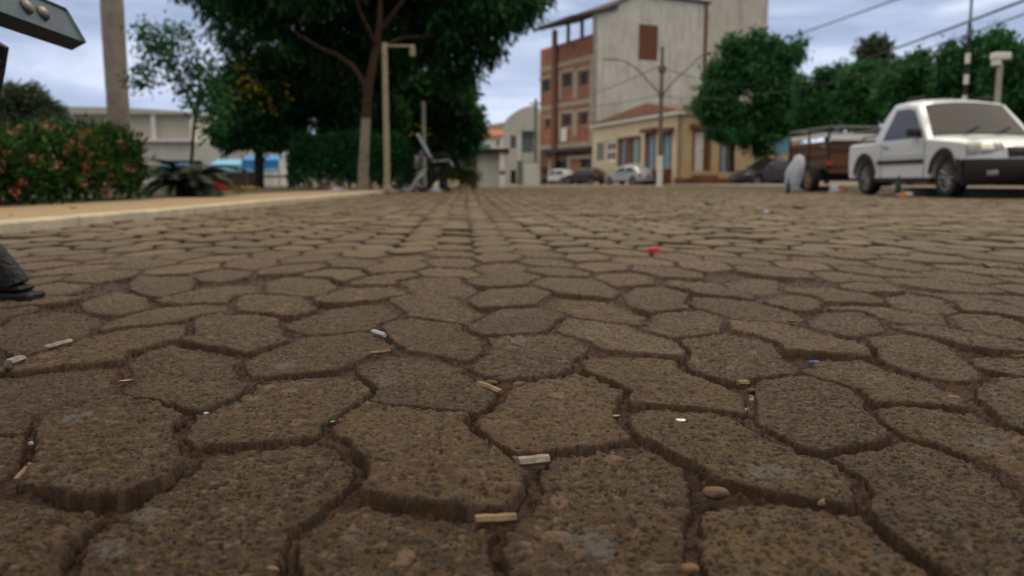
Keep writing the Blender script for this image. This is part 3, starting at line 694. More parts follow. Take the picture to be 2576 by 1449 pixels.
# hedges
def hedge(name,label,pts,top,m,n,ln,wd,seed,flowers=0,w=.55):
    rng=np.random.default_rng(seed); A,B=Vector(pts[0]),Vector(pts[1]); c=(A+B)/2; base=Vector((c.x,c.y,.06)); t=thing(name,label,'hedge',base)
    P=[];D=[]
    d=(B-A).normalized(); nrm=Vector((d.y,-d.x,0))
    for i in range(n):
        s=rng.random(); q=A.lerp(B,s); tp_=top(s); 
        a=rng.random()*math.pi*1.0; e=.35
        # superellipse section
        cs,sn=math.cos(a),math.sin(a); px=math.copysign(abs(cs)**.55,cs)*w; pz=abs(sn)**.55*(tp_-.05)
        k=rng.uniform(.72,1.03)+.05*math.sin(s*23+pz*9)
        endk=min(1,(min(s,1-s)*(B-A).length/.35)**.5) if min(s,1-s)*(B-A).length<.35 else 1
        p=q+nrm*px*k*endk; P.append((p.x-base.x,p.y-base.y,max(.03,pz*k*(.6+.4*endk)))); D.append((nrm.x*px/w,nrm.y*px/w,pz))
    P=np.array(P);D=np.array(D); leaves('foliage',P,D,ln,wd,m,t,rng,-.3,clump=4,spread=.55)
    # twiggy core so that the hedge is not hollow
    b=MB(); T=Matrix.Translation(A-base)@Matrix.Rotation(math.atan2(d.y,d.x),4,'Z'); L_=(B-A).length
    for k in range(int(L_/.3)):
        x=.15+k*.3
        for j in range(3): b.tube([T@Vector((x,0,-.02)),T@Vector((x+rng.normal(0,.1),rng.normal(0,.12),top(k*.3/L_)*.5)),T@Vector((x+rng.normal(0,.2),rng.normal(0,.2),top(k*.3/L_)*.85))],[.015,.01,.004],5)
    b.build('stems','darkbark',t)
    if flowers:
        fp=[];
        for i in range(flowers):
            s=rng.random(); q=A.lerp(B,s); tp_=top(s); h_=rng.uniform(.12,.93); a=math.asin(h_**(1/.55)); a=a if rng.random()<.85 else math.pi*.5-rng.random()*.4
            cs,sn=math.cos(a),math.sin(a); px=abs(cs)**.55*w; pz=abs(sn)**.55*(tp_-.02)
            p=q+nrm*px*1.06; fp.append((p.x-base.x,p.y-base.y,pz*1.03))
        fp=np.array(fp); cl=np.repeat(fp,22,0)+rng.normal(0,.024,(len(fp)*22,3)); leaves('flowers',cl,rng.normal(size=cl.shape),.035,.028,'flower',t,rng,-.2,clump=1,spread=.1)
    return t
u1,v1=-4.95,5.6
A=TK@Vector((-2.2,.1,0)); B=TK@Vector((-2.2,6.0,0)); A.z=B.z=0
hedge('flowering_hedge','thick leafy hedge dotted with salmon-pink flower clusters beside the sandy pavement',(A,B),lambda s:.58+.22*s+.05*math.sin(s*9),'lf_hdg',10000,.075,.035,61,75,.60)
A=Vector((xx(735,22.6),22.9,0)); B=Vector((xx(1030,22.),22.,0))
hedge('clipped_hedge','dense dark green clipped hedge behind the limewashed tree trunk',(A,B),lambda s:(1.42-.9*max(0,abs(s-.5)-.38)*2.2+.04*math.sin(s*14)),'lf_hd2',8000,.09,.05,62,0,.8)
# cycad with arching fronds
def cycad(label,base,R_,H_,nf,seed):
    rng=np.random.default_rng(seed); t=thing('cycad',label,'cycad',base)
    MB().lathe([(.14,-.05),(.15,.05),(.13,.12),(.06,.16)],12).build('trunk','darkbark',t,True)
    for i in range(nf):
        az=2*math.pi*i/nf+rng.uniform(-.15,.15); el=rng.uniform(.35,1.2); L_=R_*rng.uniform(.8,1.1)
        path=[];p=Vector((0,0,.12)); e=el
        for k in range(9):
            path.append(p.copy()); p=p+Vector((math.cos(az)*math.cos(e),math.sin(az)*math.cos(e),math.sin(e)))*(L_/8); e-=.17+.05*rng.random()
        V_=[];F_=[]
        b=MB(); b.tube(path,[.014*(1-.09*k) for k in range(9)],5)
        side=Vector((-math.sin(az),math.cos(az),0))
        for k in range(1,9):
            for m_ in range(5):
                q=path[k-1].lerp(path[k],m_/5); dr=(path[k]-path[k-1]).normalized(); ll=.17*math.sin(math.pi*min(.97,(k+m_/5)/9.2)**.8)+.05
                for sg in (-1,1):
                    tip=q+side*sg*ll+dr*ll*.6+Vector((0,0,-.03)); w_=dr*.012
                    b.add([q-w_,q+w_,tip],[(0,1,2)])
        o=b.build('frond','lf_cyc',t)
        a=o.data.attributes.new('tint','FLOAT','POINT'); a.data.foreach_set('value',np.full(len(o.data.vertices),rng.random(),np.float32))
    return t
cycad('dark spiky cycad with arching fronds between the flowering hedge and the red and yellow crates',Vector((xx(468,11.4),11.4,.07)),.82,.7,44,3)
# royal palm
def palm(base):
    t=thing('palm_tree','smooth grey palm trunk rising out of the frame behind the flowering hedge','palm tree',base)
    prof=[];H_=8.5
    for i in range(40):
        z=H_*i/39; r=.185-.045*(z/H_)+.03*math.exp(-((z-3.2)/1.8)**2)-.0*z; prof.append((r+.004*(i%2),z))
    MB().lathe([(.22,-.1)]+prof,18).build('trunk','palmb',t,True)
    b=MB(); b.lathe([(.15,H_),(.16,H_+.5),(.08,H_+1.2)],12); b.build('crownshaft','lf_cyc',t,True)
    rng=np.random.default_rng(8)
    for i in range(14):
        az=2*math.pi*i/14; e=rng.uniform(.3,1.2); p=Vector((0,0,H_+1.1)); path=[]
        for k in range(9): path.append(p.copy()); p=p+Vector((math.cos(az)*math.cos(e),math.sin(az)*math.cos(e),math.sin(e)))*.36; e-=.28
        b=MB(); b.tube(path,[.03*(1-.1*k) for k in range(9)],5); side=Vector((-math.sin(az),math.cos(az),0))
        for k in range(1,9):
            for m_ in range(4):
                q=path[k-1].lerp(path[k],m_/4)
                for sg in (-1,1): b.add([q,q+Vector((0,0,.04)),q+side*sg*.55+Vector((0,0,-.25))],[(0,1,2)])
        o=b.build('frond','lf_big',t); a=o.data.attributes.new('tint','FLOAT','POINT'); a.data.foreach_set('value',np.full(len(o.data.vertices),.4,np.float32))
palm(Vector((xx(308,15.5),15.5,.07)))
# right-hand row of trimmed trees along the pavement
row=((2030,45.,((1760,150,1900,260),(1800,95,1960,220),(1850,180,2050,330),(1745,215,1880,330),(1790,280,1990,385),(1900,110,2010,230),(1935,88,1975,150),(1880,72,1925,140),(1985,90,2030,150),(1930,200,2075,340)),'round dark green tree in front of the cream house corner, its trunk bare',1842,71,'street trees along the right pavement'),)
Y=45.
bgtree('trimmed_tree','round dark green tree in front of the cream house corner, its bare trunk in view',1842,430,Y,
  tuple((a,b,c,d,0) for a,b,c,d in row[0][2]),13000,.30,.13,'lf_fic',71,[([pt(1842,440,Y),pt(1842,380,Y),pt(1850,300,Y)],[.14,.13,.12,.08])],'darkbark',.7,'trimmed street trees',shell=.25,nsub=12,sub=.36)
for k,(px,Y,bx,lab) in enumerate((
   (2080,36.,((1990,170,2110,330,0),(2040,150,2170,300,0),(2000,230,2130,345,0)),'bushy trimmed tree directly behind the brown trailer'),
   (2180,31.,((2090,160,2230,300,0),(2120,150,2300,280,.3),(2100,220,2270,335,0)),'bushy trimmed tree behind the bed of the white pickup'),
   (2290,27.,((2210,150,2340,290,0),(2250,130,2400,250,.2),(2200,210,2390,330,0)),'bushy trimmed tree behind the white pickup cab, left of the striped pole'),
   (2440,24.5,((2350,130,2480,290,0),(2400,100,2540,230,.3),(2370,200,2530,320,0),(2360,110,2400,170,0)),'bushy trimmed tree just behind the striped pole'),
   (2600,23.,((2480,90,2620,260,0),(2560,80,2720,240,.3),(2480,170,2700,330,0),(2490,66,2530,120,0)),'tallest bushy trimmed tree at the right edge behind the pickup windscreen'))):
    bgtree('trimmed_tree',lab,px,460,Y,bx,7500,.17,.075,'lf_fic',80+k,[([pt(px,340,Y),pt(px+4,260,Y)],[.12,.10,.06])],'darkbark',.7,'trimmed street trees',shell=.25,nsub=14,sub=.36)
bgtree('bare_crowned_tree','far sparse tree poking above the right-hand tree row near the thick cables',2200,400,60.,((2155,110,2235,150,0),(2180,125,2250,170,0)),900,.45,.16,'lf_olv',95,[([pt(2200,200,60.),pt(2195,140,60.)],[.2,.14,.05])],'darkbark',0,shell=.3)
# yellow-green shrub behind the benches
def shrub(label,px,Y,w,h,m,seed,n=900,ln=.1):
    rng=np.random.default_rng(seed); b=Vector((xx(px,Y),Y,.0)); return leafy('shrub',label,'shrub',b,blobs_from((b.x,b.y,h*.5),(w,w,h*.5),6,rng,.5),n,ln,ln*.5,m,[([b-Vector((0,0,.1)),b+Vector((0,0,h*.6))],[.03,.01],'bark')],seed=seed,droop=-.2,shell=.2,partname='foliage')
shrub('yellow-green shrub left of the white-walled shelter behind the iron benches',1160,33.,.9,1.5,'lf_yel',101,1500,.12)
shrub('low yellowish shrub behind the reclining backrest of the iron bench',1085,32.,.6,1.3,'lf_yel',102,900,.11)
shrub('leafy shrub against the earth wall behind the pickup bed',2205,38.,.9,2.6,'lf_hdg',103,900,.16)
# ---------------------------------------------------------------- buildings
class Wall:
    """a wall plane from P along unit d; openings are given as picture rectangles on that plane"""
    def __init__(s,P,d,L,th=.22):
        s.P=Vector((P[0],P[1],0)); s.d=Vector((d[0],d[1],0)).normalized(); s.L=L; s.th=th; s.n=Vector((s.d.y,-s.d.x,0))
        if s.n.y>0: s.n=-s.n          # outward, to the viewer
    def u(s,px):
        k=(px-CX)/FP*1.0; # small pitch correction by one refinement
        f=lambda k_:(k_*s.P.y-s.P.x)/(s.d.x-k_*s.d.y)
        u=f(k)
        for _ in range(3):
            Y=s.P.y+s.d.y*u; k2=xx(px,Y)/Y; u=f(k2)
        return u
    def z(s,py,u): return zz(py,s.P.y+s.d.y*u)
    def pt(s,u,z,off=0.): p=s.P+s.d*u+s.n*off; return Vector((p.x,p.y,z))
    def rect(s,x0,x1,y0,y1):
        u0,u1=sorted((s.u(x0),s.u(x1))); um=(u0+u1)/2; return u0,u1,s.z(y1,um),s.z(y0,um)
    def grid(s,holes,z0,z1,u0=0,u1=None):
        u1=s.L if u1 is None else u1; us=sorted({u0,u1,*[min(max(h[i],u0),u1) for h in holes for i in (0,1)]}); zs=sorted({z0,z1,*[min(max(h[i],z0),z1) for h in holes for i in (2,3)]})
        b=MB(); solid={}
        for i in range(len(us)-1):
            for j in range(len(zs)-1):
                cu,cz=(us[i]+us[i+1])/2,(zs[j]+zs[j+1])/2
                solid[i,j]=not any(h[0]<cu<h[1] and h[2]<cz<h[3] for h in holes)
        for (i,j),ok in solid.items():
            if not ok: continue
            a,c=us[i],us[i+1]; e,f=zs[j],zs[j+1]
            F_=[s.pt(a,e),s.pt(c,e),s.pt(c,f),s.pt(a,f)]; B_=[s.pt(a,e,-s.th),s.pt(c,e,-s.th),s.pt(c,f,-s.th),s.pt(a,f,-s.th)]
            b.add(F_,[(0,1,2,3)]); b.add(B_,[(3,2,1,0)])
            for (di,dj,q) in ((-1,0,(0,3)),(1,0,(1,2)),(0,-1,(0,1)),(0,1,(3,2))):
                if not solid.get((i+di,j+dj),False): b.add([F_[q[0]],F_[q[1]],B_[q[1]],B_[q[0]]],[(0,1,2,3)])
        return b
    def slab(s,b,u0,u1,z0,z1,o0,o1):
        c=[s.pt(u,z,o) for z in (z0,z1) for u,o in ((u0,o0),(u1,o0),(u1,o1),(u0,o1))]
        b.add(c,[(0,3,2,1),(4,5,6,7),(0,1,5,4),(1,2,6,5),(2,3,7,6),(3,0,4,7)]); return b
def window(w,r,parent,frame='band',pane='glass',fr=.07,mull=0,name='window',label=None,rec=.12,trans=0):
    u0,u1,z0,z1=r; b=MB()
    for a in ((u0,u1,z0,z0+fr),(u0,u1,z1-fr,z1),(u0,u0+fr,z0+fr,z1-fr),(u1-fr,u1,z0+fr,z1-fr)): w.slab(b,*a,-rec-.03,-rec+.03)
    for k in range(mull):
        uc=u0+(u1-u0)*(k+1)/(mull+1); w.slab(b,uc-fr*.4,uc+fr*.4,z0+fr,z1-fr,-rec-.02,-rec+.025)
    for k in range(trans):
        zc=z0+(z1-z0)*(k+1)/(trans+1); w.slab(b,u0+fr,u1-fr,zc-fr*.4,zc+fr*.4,-rec-.02,-rec+.022)
    f=b.build(name,frame,parent,label=label)
    b=MB(); w.slab(b,u0+fr*.5,u1-fr*.5,z0+fr*.5,z1-fr*.5,-rec-.012,-rec); b.build('pane' if name=='window' else 'panel',pane,f)
    return f
def lift(o,base):    # meshes are written in world coordinates; hang them on the thing at its base
    o.data.transform(Matrix.Translation(-Vector(base)))
# ---- long white building on the left
Yb=50.
t=thing('warehouse','long white building with a beige upper panel wall, behind the palm trunk and sapling','building',(0,0,0))
W=Wall((xx(-160,Yb),Yb),(1,0),xx(690,Yb)-xx(-160,Yb))
hs=[W.rect(411,511,405,470),W.rect(570,648,429,470)]
b=W.grid(hs,-.05,zz(357,Yb)); b.build('wall','whitew',t)
xs0,xs1=xx(-160,Yb),xx(492,Yb); 
b=MB(); b.box(xs0,xs1,Yb+.35,Yb+14,zz(357,Yb)-.02,zz(283,Yb+.35)); b.build('upper_wall','beigew',t)
b=MB(); b.box(xs1+.002,W.P.x+W.L,Yb+.25,Yb+14,-.05,zz(357,Yb)-.03); b.build('rear_wall','whitew',t)
b=MB(); pr=[]
for i in range(15):
    s=i/14; pr.append((xs0-.3+(xs1-xs0+.6)*s, 0.0+.32*math.sin(math.pi*s)))
poly=[(x,z+.02) for x,z in pr]+[(xs1+.3,-.1),(xs0-.3,-.1)]
T=Matrix(((1,0,0,0),(0,0,1,Yb-.1),(0,1,0,zz(283,Yb)),(0,0,0,1)))
b.prism(poly,14.5,T); b.build('roof','beigew',t)
b=MB(); b.box(xs0-.2,xs1+.05,Yb-.35,Yb+.34,zz(357,Yb),zz(350,Yb)); b.build('ledge','white',t)
for px in (190,392,488): b=MB(); b.box(xx(px-5,Yb),xx(px+5,Yb),Yb+.02,Yb+.345,zz(350,Yb)+.003,zz(283,Yb)); b.build('pillar','white',t)
b=MB(); b.box(xx(170,Yb+.3),xx(488,Yb+.3),Yb+.28,Yb+.34,zz(296,Yb+.3),zz(293,Yb+.3)); b.build('rail','white',t)
window(W,hs[0],t,'dark','dark',.12,3,trans=0); window(W,hs[1],t,'brownp','dark',.05,6,trans=2,label='barred opening')
b=MB(); b.box(xx(412,Yb),xx(510,Yb),Yb-.06,Yb-.01,zz(411,Yb),zz(404,Yb)); b.build('lintel','dark',t)
def awning(label,x0,x1,yt,yb,Y,m='blueaw',m2='blueaw2'):
    t=thing('awning',label,'awning',(xx((x0+x1)/2,Y),Y,0),0,'blue canvas awnings'); bx,by=t.location.x,t.location.y
    zt,zb=zz(yt,Y),zz(yb,Y); w=(xx(x1,Y)-xx(x0,Y))/2
    b=MB(); b.add([(-w,1.0,zt+.25),(w,1.0,zt+.25),(w,0,zt),(-w,0,zt),(-w,1.0,zt+.22),(w,1.0,zt+.22),(w,0,zt-.03),(-w,0,zt-.03)],[(0,3,2,1),(4,5,6,7),(0,1,5,4),(1,2,6,5),(2,3,7,6),(3,0,4,7)]); b.build('canopy',m,t)
    n=14; b=MB()
    for i in range(n):
        a=-w+2*w*i/n; c=-w+2*w*(i+1)/n; dz=.05*math.sin(i*1.3)
        b.add([(a,-.012,zt-.03),(c,-.012,zt-.03),(c,-.03,zb+dz*.5),(a,-.03,zb+dz*.5)],[(0,1,2,3)])
    b.build('valance',m,t)
    b=MB(); b.box(-w,w,-.06,-.035,zb-.16,zb-.03); b.build('hem',m2,t)
    for sx in (-w+.05,w-.05): MB().tube([(sx,.05,-.02),(sx,.05,zt-.03)],.03,8).build('post','greym',t)
awning('short blue canvas awning in front of the dark opening, behind the cycad',396,470,424,436,40.)
awning('pale blue canvas awning strip between the two deeper blue awnings',530,622,414,424,38.,'blueaw2','blueaw2')
awning('deep blue canvas awning beside the dark clipped hedge',610,704,402,424,38.)
def crate(label,x0,x1,y0,y1,Y,m,g='plastic crates by the market awnings'):
    X0,X1=xx(x0,Y),xx(x1,Y); t=thing('crate',label,'crate',((X0+X1)/2,Y,0.0),0,g); w=(X1-X0)/2; h=zz(y0,Y)
    b=MB()
    for sgn in (-1,1): b.box(sgn*w-.02,sgn*w+.02,-.25,.25,.0,h); b.box(-w+.02,w-.02,sgn*.25-.02,sgn*.25+.02,.0,h)
    b.box(-w+.02,w-.02,-.23,.23,.01,.04); b.build('bin',m,t)
    b=MB(); b.box(-w-.04,w+.04,-.29,.29,h,h+.03); b.build('rim',m,t)
crate('low red crate at the foot of the cycad',510,552,482,494,17.,'red'); crate('tall red crate half hidden by the cycad fronds',548,562,458,494,17.5,'red'); crate('low yellow crate right of the red crates',560,640,474,490,18.,'yellow')
crate('small yellow crate standing between red and long yellow crates',562,572,458,490,17.8,'yellow')
b=MB(); t=thing('market_table','low brown table under the deep blue awning','table',(xx(670,34.),34.,0)); b.box(-1.1,1.1,-.4,.4,.42,.50); b.build('table_top','rustd',t)
for sx in (-1,1):
    for sy in (-.35,.35): MB().box(sx-.03,sx+.03,sy-.03,sy+.03,-.01,.42).build('leg','rustd',t)
# ---- the raw brick building with the grey gable wall
S=1.36
P0=Vector((5.48*S,57*S)); dL=Vector((-.43,.903)); dR=Vector((.903,.43))
base=(P0.x,P0.y,0)
t=thing('brick_building','unfinished four-storey building with orange block front and bare grey cement gable wall','building',(0,0,0))
W=Wall(P0,dL,7.75*S,.25); f=lambda X,Y_:(1257.8+X*.356,Y_*.356)
def zr(X0,X1,Y0,Y1): a=f(X0,Y0);b_=f(X1,Y1); return W.rect(a[0],b_[0],a[1],b_[1])
wins=[zr(290,350,560,655),zr(435,502,512,620),zr(552,614,498,608),zr(316,350,838,912),zr(435,498,803,894),zr(552,612,790,888)]
low=[zr(400,475,1062,1094),zr(520,602,1050,1090)]
gate=[zr(362,480,1140,1250),zr(575,640,1126,1190)]
ztop=W.z(102,0); ztop=10.0*S
zs=[2.9*S,5.8*S,8.66*S]
W.grid(wins+low,2.5*S,ztop).build('front_wall','brick',t)
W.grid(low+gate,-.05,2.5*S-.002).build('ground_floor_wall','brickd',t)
for r in wins: window(W,r,t,'band','dark',.10,rec=.18)
for r in low+gate: window(W,r,t,'dark','dark',.06,rec=.16)
for z in zs:
    b=MB(); W.slab(b,-.02,W.L,z-.42,z,.003,.04); b.build('concrete_band','band',t)
b=MB(); W.slab(b,-.02,W.u(1372),2.28*S,2.50*S,.004,.5); b.build('canopy_slab','sheet',t)
for r in wins:
    b=MB(); W.slab(b,r[0]-.5,r[1]+.5,r[3]+.02,r[3]+.30,.003,.03); b.build('lintel','band',t)
for X0,X1,Y0,Y1 in ((512,545,500,700),(512,545,790,960),(415,432,500,700),(415,432,790,1000),(632,652,420,1010)):
    r=zr(X0,X1,Y0,Y1); b=MB(); W.slab(b,*r,.041,.062); b.build('concrete_post','band',t)
r=zr(376,404,330,1020); b=MB(); W.slab(b,r[0],r[1],-.05,14.95,.065,.25); b.build('column','brownp',t)
for X0,X1,Y0,Y1 in ((345,362,1130,1290),(478,500,1120,1290)):
    r=zr(X0,X1,Y0,Y1); b=MB(); W.slab(b,r[0],r[1],-.05,r[3],.01,.08); b.build('pier','band',t)
r=zr(478,650,1100,1122); b=MB(); W.slab(b,*r,.003,.07); b.build('beam','band',t)
r=zr(500,575,1150,1300); b=MB(); W.slab(b,r[0],r[1],.0,r[3],.003,.04); b.build('brick_infill','brick',t)
r=zr(437,475,905,1000); b=MB(); W.slab(b,*r,.07,.12); b.build('white_panel','white',t)
# grey gable wall
G_=Wall(P0,dR,9.4*S,.25)
up=G_.u(1590); zp=17.4
red=G_.rect(1600,1647,62,152)
b=G_.grid([red],-.05,10.9*S,0.0)
b.build('gable_wall','cement',t)
b=MB()
pg=[(0,10.9*S+.002),(G_.L,10.9*S+.002),(G_.L,17.3),(up,zp),(2.2,16.2),(0,15.3)]
b.add([G_.pt(u,z) for u,z in pg]+[G_.pt(u,z,-.25) for u,z in pg],[(0,1,2,3,4,5),(11,10,9,8,7,6)]+[(i,(i+1)%6,6+(i+1)%6,6+i) for i in range(6)]); b.build('gable','cement',t)
window(G_,red,t,'brownp','brownp',.12,1,name='shutter',label='brown shuttered opening high in the grey wall',rec=.06)
b=MB(); G_.slab(b,G_.L-.35,G_.L-.003,0,17.2,.003,.12); b.build('corner_column','brownp',t)
for px in (1488,): b=MB(); G_.slab(b,-.02,.35,-.05,11.1*S,.003,.05); b.build('corner_post','band',t)
# top-floor posts and sheet roof, open underneath
for X in (368,465,560): 
    u=W.u(1257.8+X*.356); b=MB(); W.slab(b,u-.15,u+.15,ztop-.01,15.2,-.25,-.02); b.build('post','sheet',t)
def roofslab(name,pts,th,m,parent):
    b=MB(); n=len(pts); b.add(pts+[Vector(p)-Vector((0,0,th)) for p in pts],[tuple(range(n)),tuple(range(n,2*n))[::-1]]+[(i,(i+1)%n,n+(i+1)%n,n+i) for i in range(n)]); return b.build(name,m,parent)
e=lambda u,z,o: Vector((*(G_.P+G_.d*u+Vector((W.d.x,W.d.y,0))*o).to_2d(),z))
roofslab('roof',[e(-2.6,14.95,-.35),e(2.35,16.2,-.35),e(2.35,16.2,7.2),e(-2.6,14.95,7.2)],.30,'sheet',t).name='canopy_roof'
roofslab('roof',[e(2.1,16.36,-.3),e(up,zp+.2,-.3),e(up,zp+.2,W.L+.4),e(2.1,16.36,W.L+.4)],.16,'sheet',t)
roofslab('roof',[e(up+.02,zp+.2,-.3),e(G_.L+.25,17.5,-.3),e(G_.L+.25,17.5,W.L+.4),e(up+.02,zp+.2,W.L+.4)],.16,'sheet',t)
b=MB(); Wb=[e(.3,0,W.L),e(G_.L-.3,0,W.L)]
b.add([e(G_.L,-.05,.26),e(G_.L,-.05,W.L),e(G_.L,12*S,W.L),e(G_.L,12*S,.26)],[(0,1,2,3)]); b.add([e(.26,-.05,W.L),e(G_.L,-.05,W.L),e(G_.L,10*S,W.L),e(.26,10*S,W.L)],[(0,1,2,3)]); b.build('rear_wall','cement',t)
b=MB(); b.add([e(.26,10.02*S-1.2,.26),e(G_.L-.01,10.02*S-1.2,.26),e(G_.L-.01,10.02*S-1.2,W.L-.01),e(.26,10.02*S-1.2,W.L-.01)],[(0,1,2,3)]); b.build('floor_slab','band',t)
# tower to the right
t=thing('tower_block','tall plain grey tower block rising beside the gable wall, top out of frame','building',(0,0,0))
Y=61*S; TWp=(xx(1768,Y),Y); T_=Wall(TWp,(.99,.1),xx(1919,Y)-xx(1768,Y)+.1)
Lt=T_.L
b=MB(); 
def boxw(b,w,u0,u1,z0,z1,o0,o1): return w.slab(b,u0,u1,z0,z1,o0,o1)
boxw(b,T_,0,Lt,-.05,17*S,-7,0); b.build('wall','tower',t)
b=MB(); boxw(b,T_,-.02,.75,-.05,17*S-.01,.003,.12); b.build('corner_strip','tower',t)
b=MB(); boxw(b,T_,.77,Lt,9.7*S,9.95*S,.003,.03); b.build('string_course','tower',t)
b=MB(); boxw(b,T_,-.2,Lt+.2,17*S+.003,17*S+.3,-7.2,.2); b.build('roof','band',t)
# ---- cream corner house
Sc=1.36
C0=Vector((xx(1705,44*Sc),44*Sc)); dl=Vector((-.29,.957)); dr=Vector((.957,.29))
t=thing('corner_house','cream single-storey corner house with low brown roof and blue doors','house',(0,0,0))
W=Wall(C0,dl,11.9*Sc,.25); g6=lambda X,Y_:(1478+X*.17358,226.4+Y_*.17358)
def q(W,X0,X1,Y0,Y1): a=g6(X0,Y0);b_=g6(X1,Y1); return W.rect(a[0],b_[0],a[1],b_[1])
zc=W.z(287,0); W.L=W.u(1489.5)
ops=[q(W,122,228,760,1040),q(W,262,398,732,1042),q(W,443,548,712,1110),q(W,572,748,690,1062),q(W,838,962,640,1155),q(W,1078,1192,640,1140)]
W.grid(ops,-.05,zc).build('wall','cream',t)
window(W,ops[0],t,'whitew','greenp',.10,1,label='window with green-grey shutters')
window(W,ops[1],t,'white','rustd',.22,1,trans=1,label='white framed window with four brown panes')
def door(W,r,parent,jamb,leaf,label,split=.45):
    u0,u1,z0,z1=r; b=MB()
    for a in ((u0-.12,u0+.02,z0,z1+.12),(u1-.02,u1+.12,z0,z1+.12),(u0+.02,u1-.02,z1-.02,z1+.12)): W.slab(b,*a,.003,.07)
    d=b.build('door',jamb,parent,label=label)
    um=u1-(u1-u0)*split
    b=MB(); W.slab(b,um,u1,z0,z1,-.18,-.14); b.build('leaf',jamb,d)
    b=MB(); W.slab(b,u0,um-.003,z0,z1,-.14,-.10); b.build('leaf',leaf,d)
    b=MB(); W.slab(b,um-.12,um-.08,(z0+z1)/2-.08,(z0+z1)/2+.08,-.098,-.06); b.build('handle','greym',d)
door(W,ops[2],t,'brownp','bluep','door half brown and half blue',.45)
door(W,ops[3],t,'brownp','tealp','brown shutter swung back from a teal window',.42)
door(W,ops[4],t,'brownp','bluep','blue door with a thick brown frame',.3)
door(W,ops[5],t,'brownp','bluep','blue door under a heavy brown hood behind the white pole foot',.12)
for r in ops[4:6]:
    b=MB(); W.slab(b,r[0]-.5,r[1]+.25,r[3]+.12,r[3]+.42,.01,.45); b.build('door_hood','brownp',t)
    for k in range(3):
        b=MB(); W.slab(b,r[0]-.2-.1*k,r[1]+.2+.1*k,-.04,r[2]-.02-(r[2])*(k/3.2),.03+.4*k,.425+.4*k); b.build('step','plinth',t)
R_=Wall(C0,dr,W.L,.25); R_.L=R_.u(2010)
rop=[q(R_,1530,1750,600,1172),q(R_,1925,2040,780,1185)]
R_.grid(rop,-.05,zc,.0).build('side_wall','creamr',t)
for i,(r,l) in enumerate(zip(rop,('tall brown framed doorway on the side wall','narrow brown doorway behind the tree trunk'))): door(R_,r,t,'brownp','whitew' if i==0 else 'bluep',l,.35)
r=rop[0]; b=MB(); R_.slab(b,r[0]-.35,r[1]+.5,r[3]+.14,r[3]+.5,.01,.35); b.build('door_hood','brownp',t)
b=MB(); R_.slab(b,-.3,R_.L,-.05,zz(448,58),.01,.5); b.build('plinth','plinth',t)
b=MB(); R_.slab(b,r[0]-.4,r[1]+.2,-.05,zz(440,58),.51,1.0); b.build('doorstep','plinth',t)
b=MB(); R_.slab(b,r[0]+3.2,r[1]+3.2,-.05,zz(441,58),.51,.9); b.build('doorstep','plinth',t)
b=MB(); W.slab(b,-.35,W.L,zc+.002,zc+.28,-.3,.35); b.build('fascia','white',t)
b=MB(); R_.slab(b,-.30,R_.L,zc+.004,zc+.26,-.29,.33); b.build('side_cornice','band',t)
h=lambda u,o,z: Vector((*(Vector((C0.x,C0.y))+dr*u+dl*o),z))
pk=pt(1627,259,65); pa=pk; 
uu=(Vector((pk.x,pk.y))-C0).dot(dr.normalized()); oo=(Vector((pk.x,pk.y))-C0).dot(dl.normalized())
L1=R_.L; L2=W.L; ze=zc+.285
roofslab('roof',[h(-.4,-.4,ze),h(uu,oo,pk.z),h(-.4,L2+.1,ze)],.06,'tile',t)
roofslab('roof',[h(-.4,-.4,ze),h(L1+.3,-.4,ze),h(L1-uu-.5,oo,pk.z-.2),h(uu,oo,pk.z)],.06,'tile',t)
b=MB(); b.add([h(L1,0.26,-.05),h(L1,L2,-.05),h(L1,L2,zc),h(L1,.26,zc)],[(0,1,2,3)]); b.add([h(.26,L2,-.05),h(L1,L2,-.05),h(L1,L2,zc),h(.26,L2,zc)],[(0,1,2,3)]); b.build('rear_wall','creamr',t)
# ---- house with a curved gable left of the brick building
t=thing('gabled_house','pale rendered house with rounded gable, left of the brick building','house',(0,0,0))
Y=92.; g7=lambda X,Y_:(1163.5+X*.16494,251.6+Y_*.16494)
H_=Wall((xx(1267,Y),Y),(1,.0),xx(1362,Y)-xx(1267,Y),.25)
def q7(X0,X1,Y0,Y1): a=g7(X0,Y0);b_=g7(X1,Y1); return H_.rect(a[0],b_[0],a[1],b_[1])
ho=[q7(728,820,540,745),q7(910,1080,540,800),q7(730,820,1070,1335)]
H_.grid(ho,-.05,zz(311,Y)).build('wall','whitew',t)
window(H_,ho[0],t,'band','glass',.1,1); window(H_,ho[1],t,'greenp','bglass',.14,2,trans=1); window(H_,ho[2],t,'brownp','dark',.1,name='door')
b=MB(); W0=H_.L; zt=zz(311,Y)+.002; zpk=zz(264,Y); pg=[(0,zt),(W0,zt)]+[(W0-W0*.12*k/4, zt+(zpk-zt)*(1-(1-k/4)**2)) for k in range(1,5)]+[(W0*.88-(W0*.88)*k/9, zt+(zpk-zt)*math.cos(k/9*math.pi/2)**.7) for k in range(1,9)]
n=len(pg); b.add([H_.pt(u,z) for u,z in pg]+[H_.pt(u,z,-8) for u,z in pg],[tuple(range(n)),tuple(range(n,2*n))[::-1]]+[(i,(i+1)%n,n+(i+1)%n,n+i) for i in range(n)]); b.build('gable','whitew',t)
r=q7(840,890,520,1350); b=MB(); H_.slab(b,r[0],r[1],-.05,r[3],.003,.15); b.build('pilaster','white',t)
r=q7(905,1090,480,530); b=MB(); H_.slab(b,*r,.01,.5); b.build('window_hood','sheet',t)
b=MB(); H_.slab(b,0,.2,-.05,zt,-8,-.252); b.build('side_wall','whitew',t)
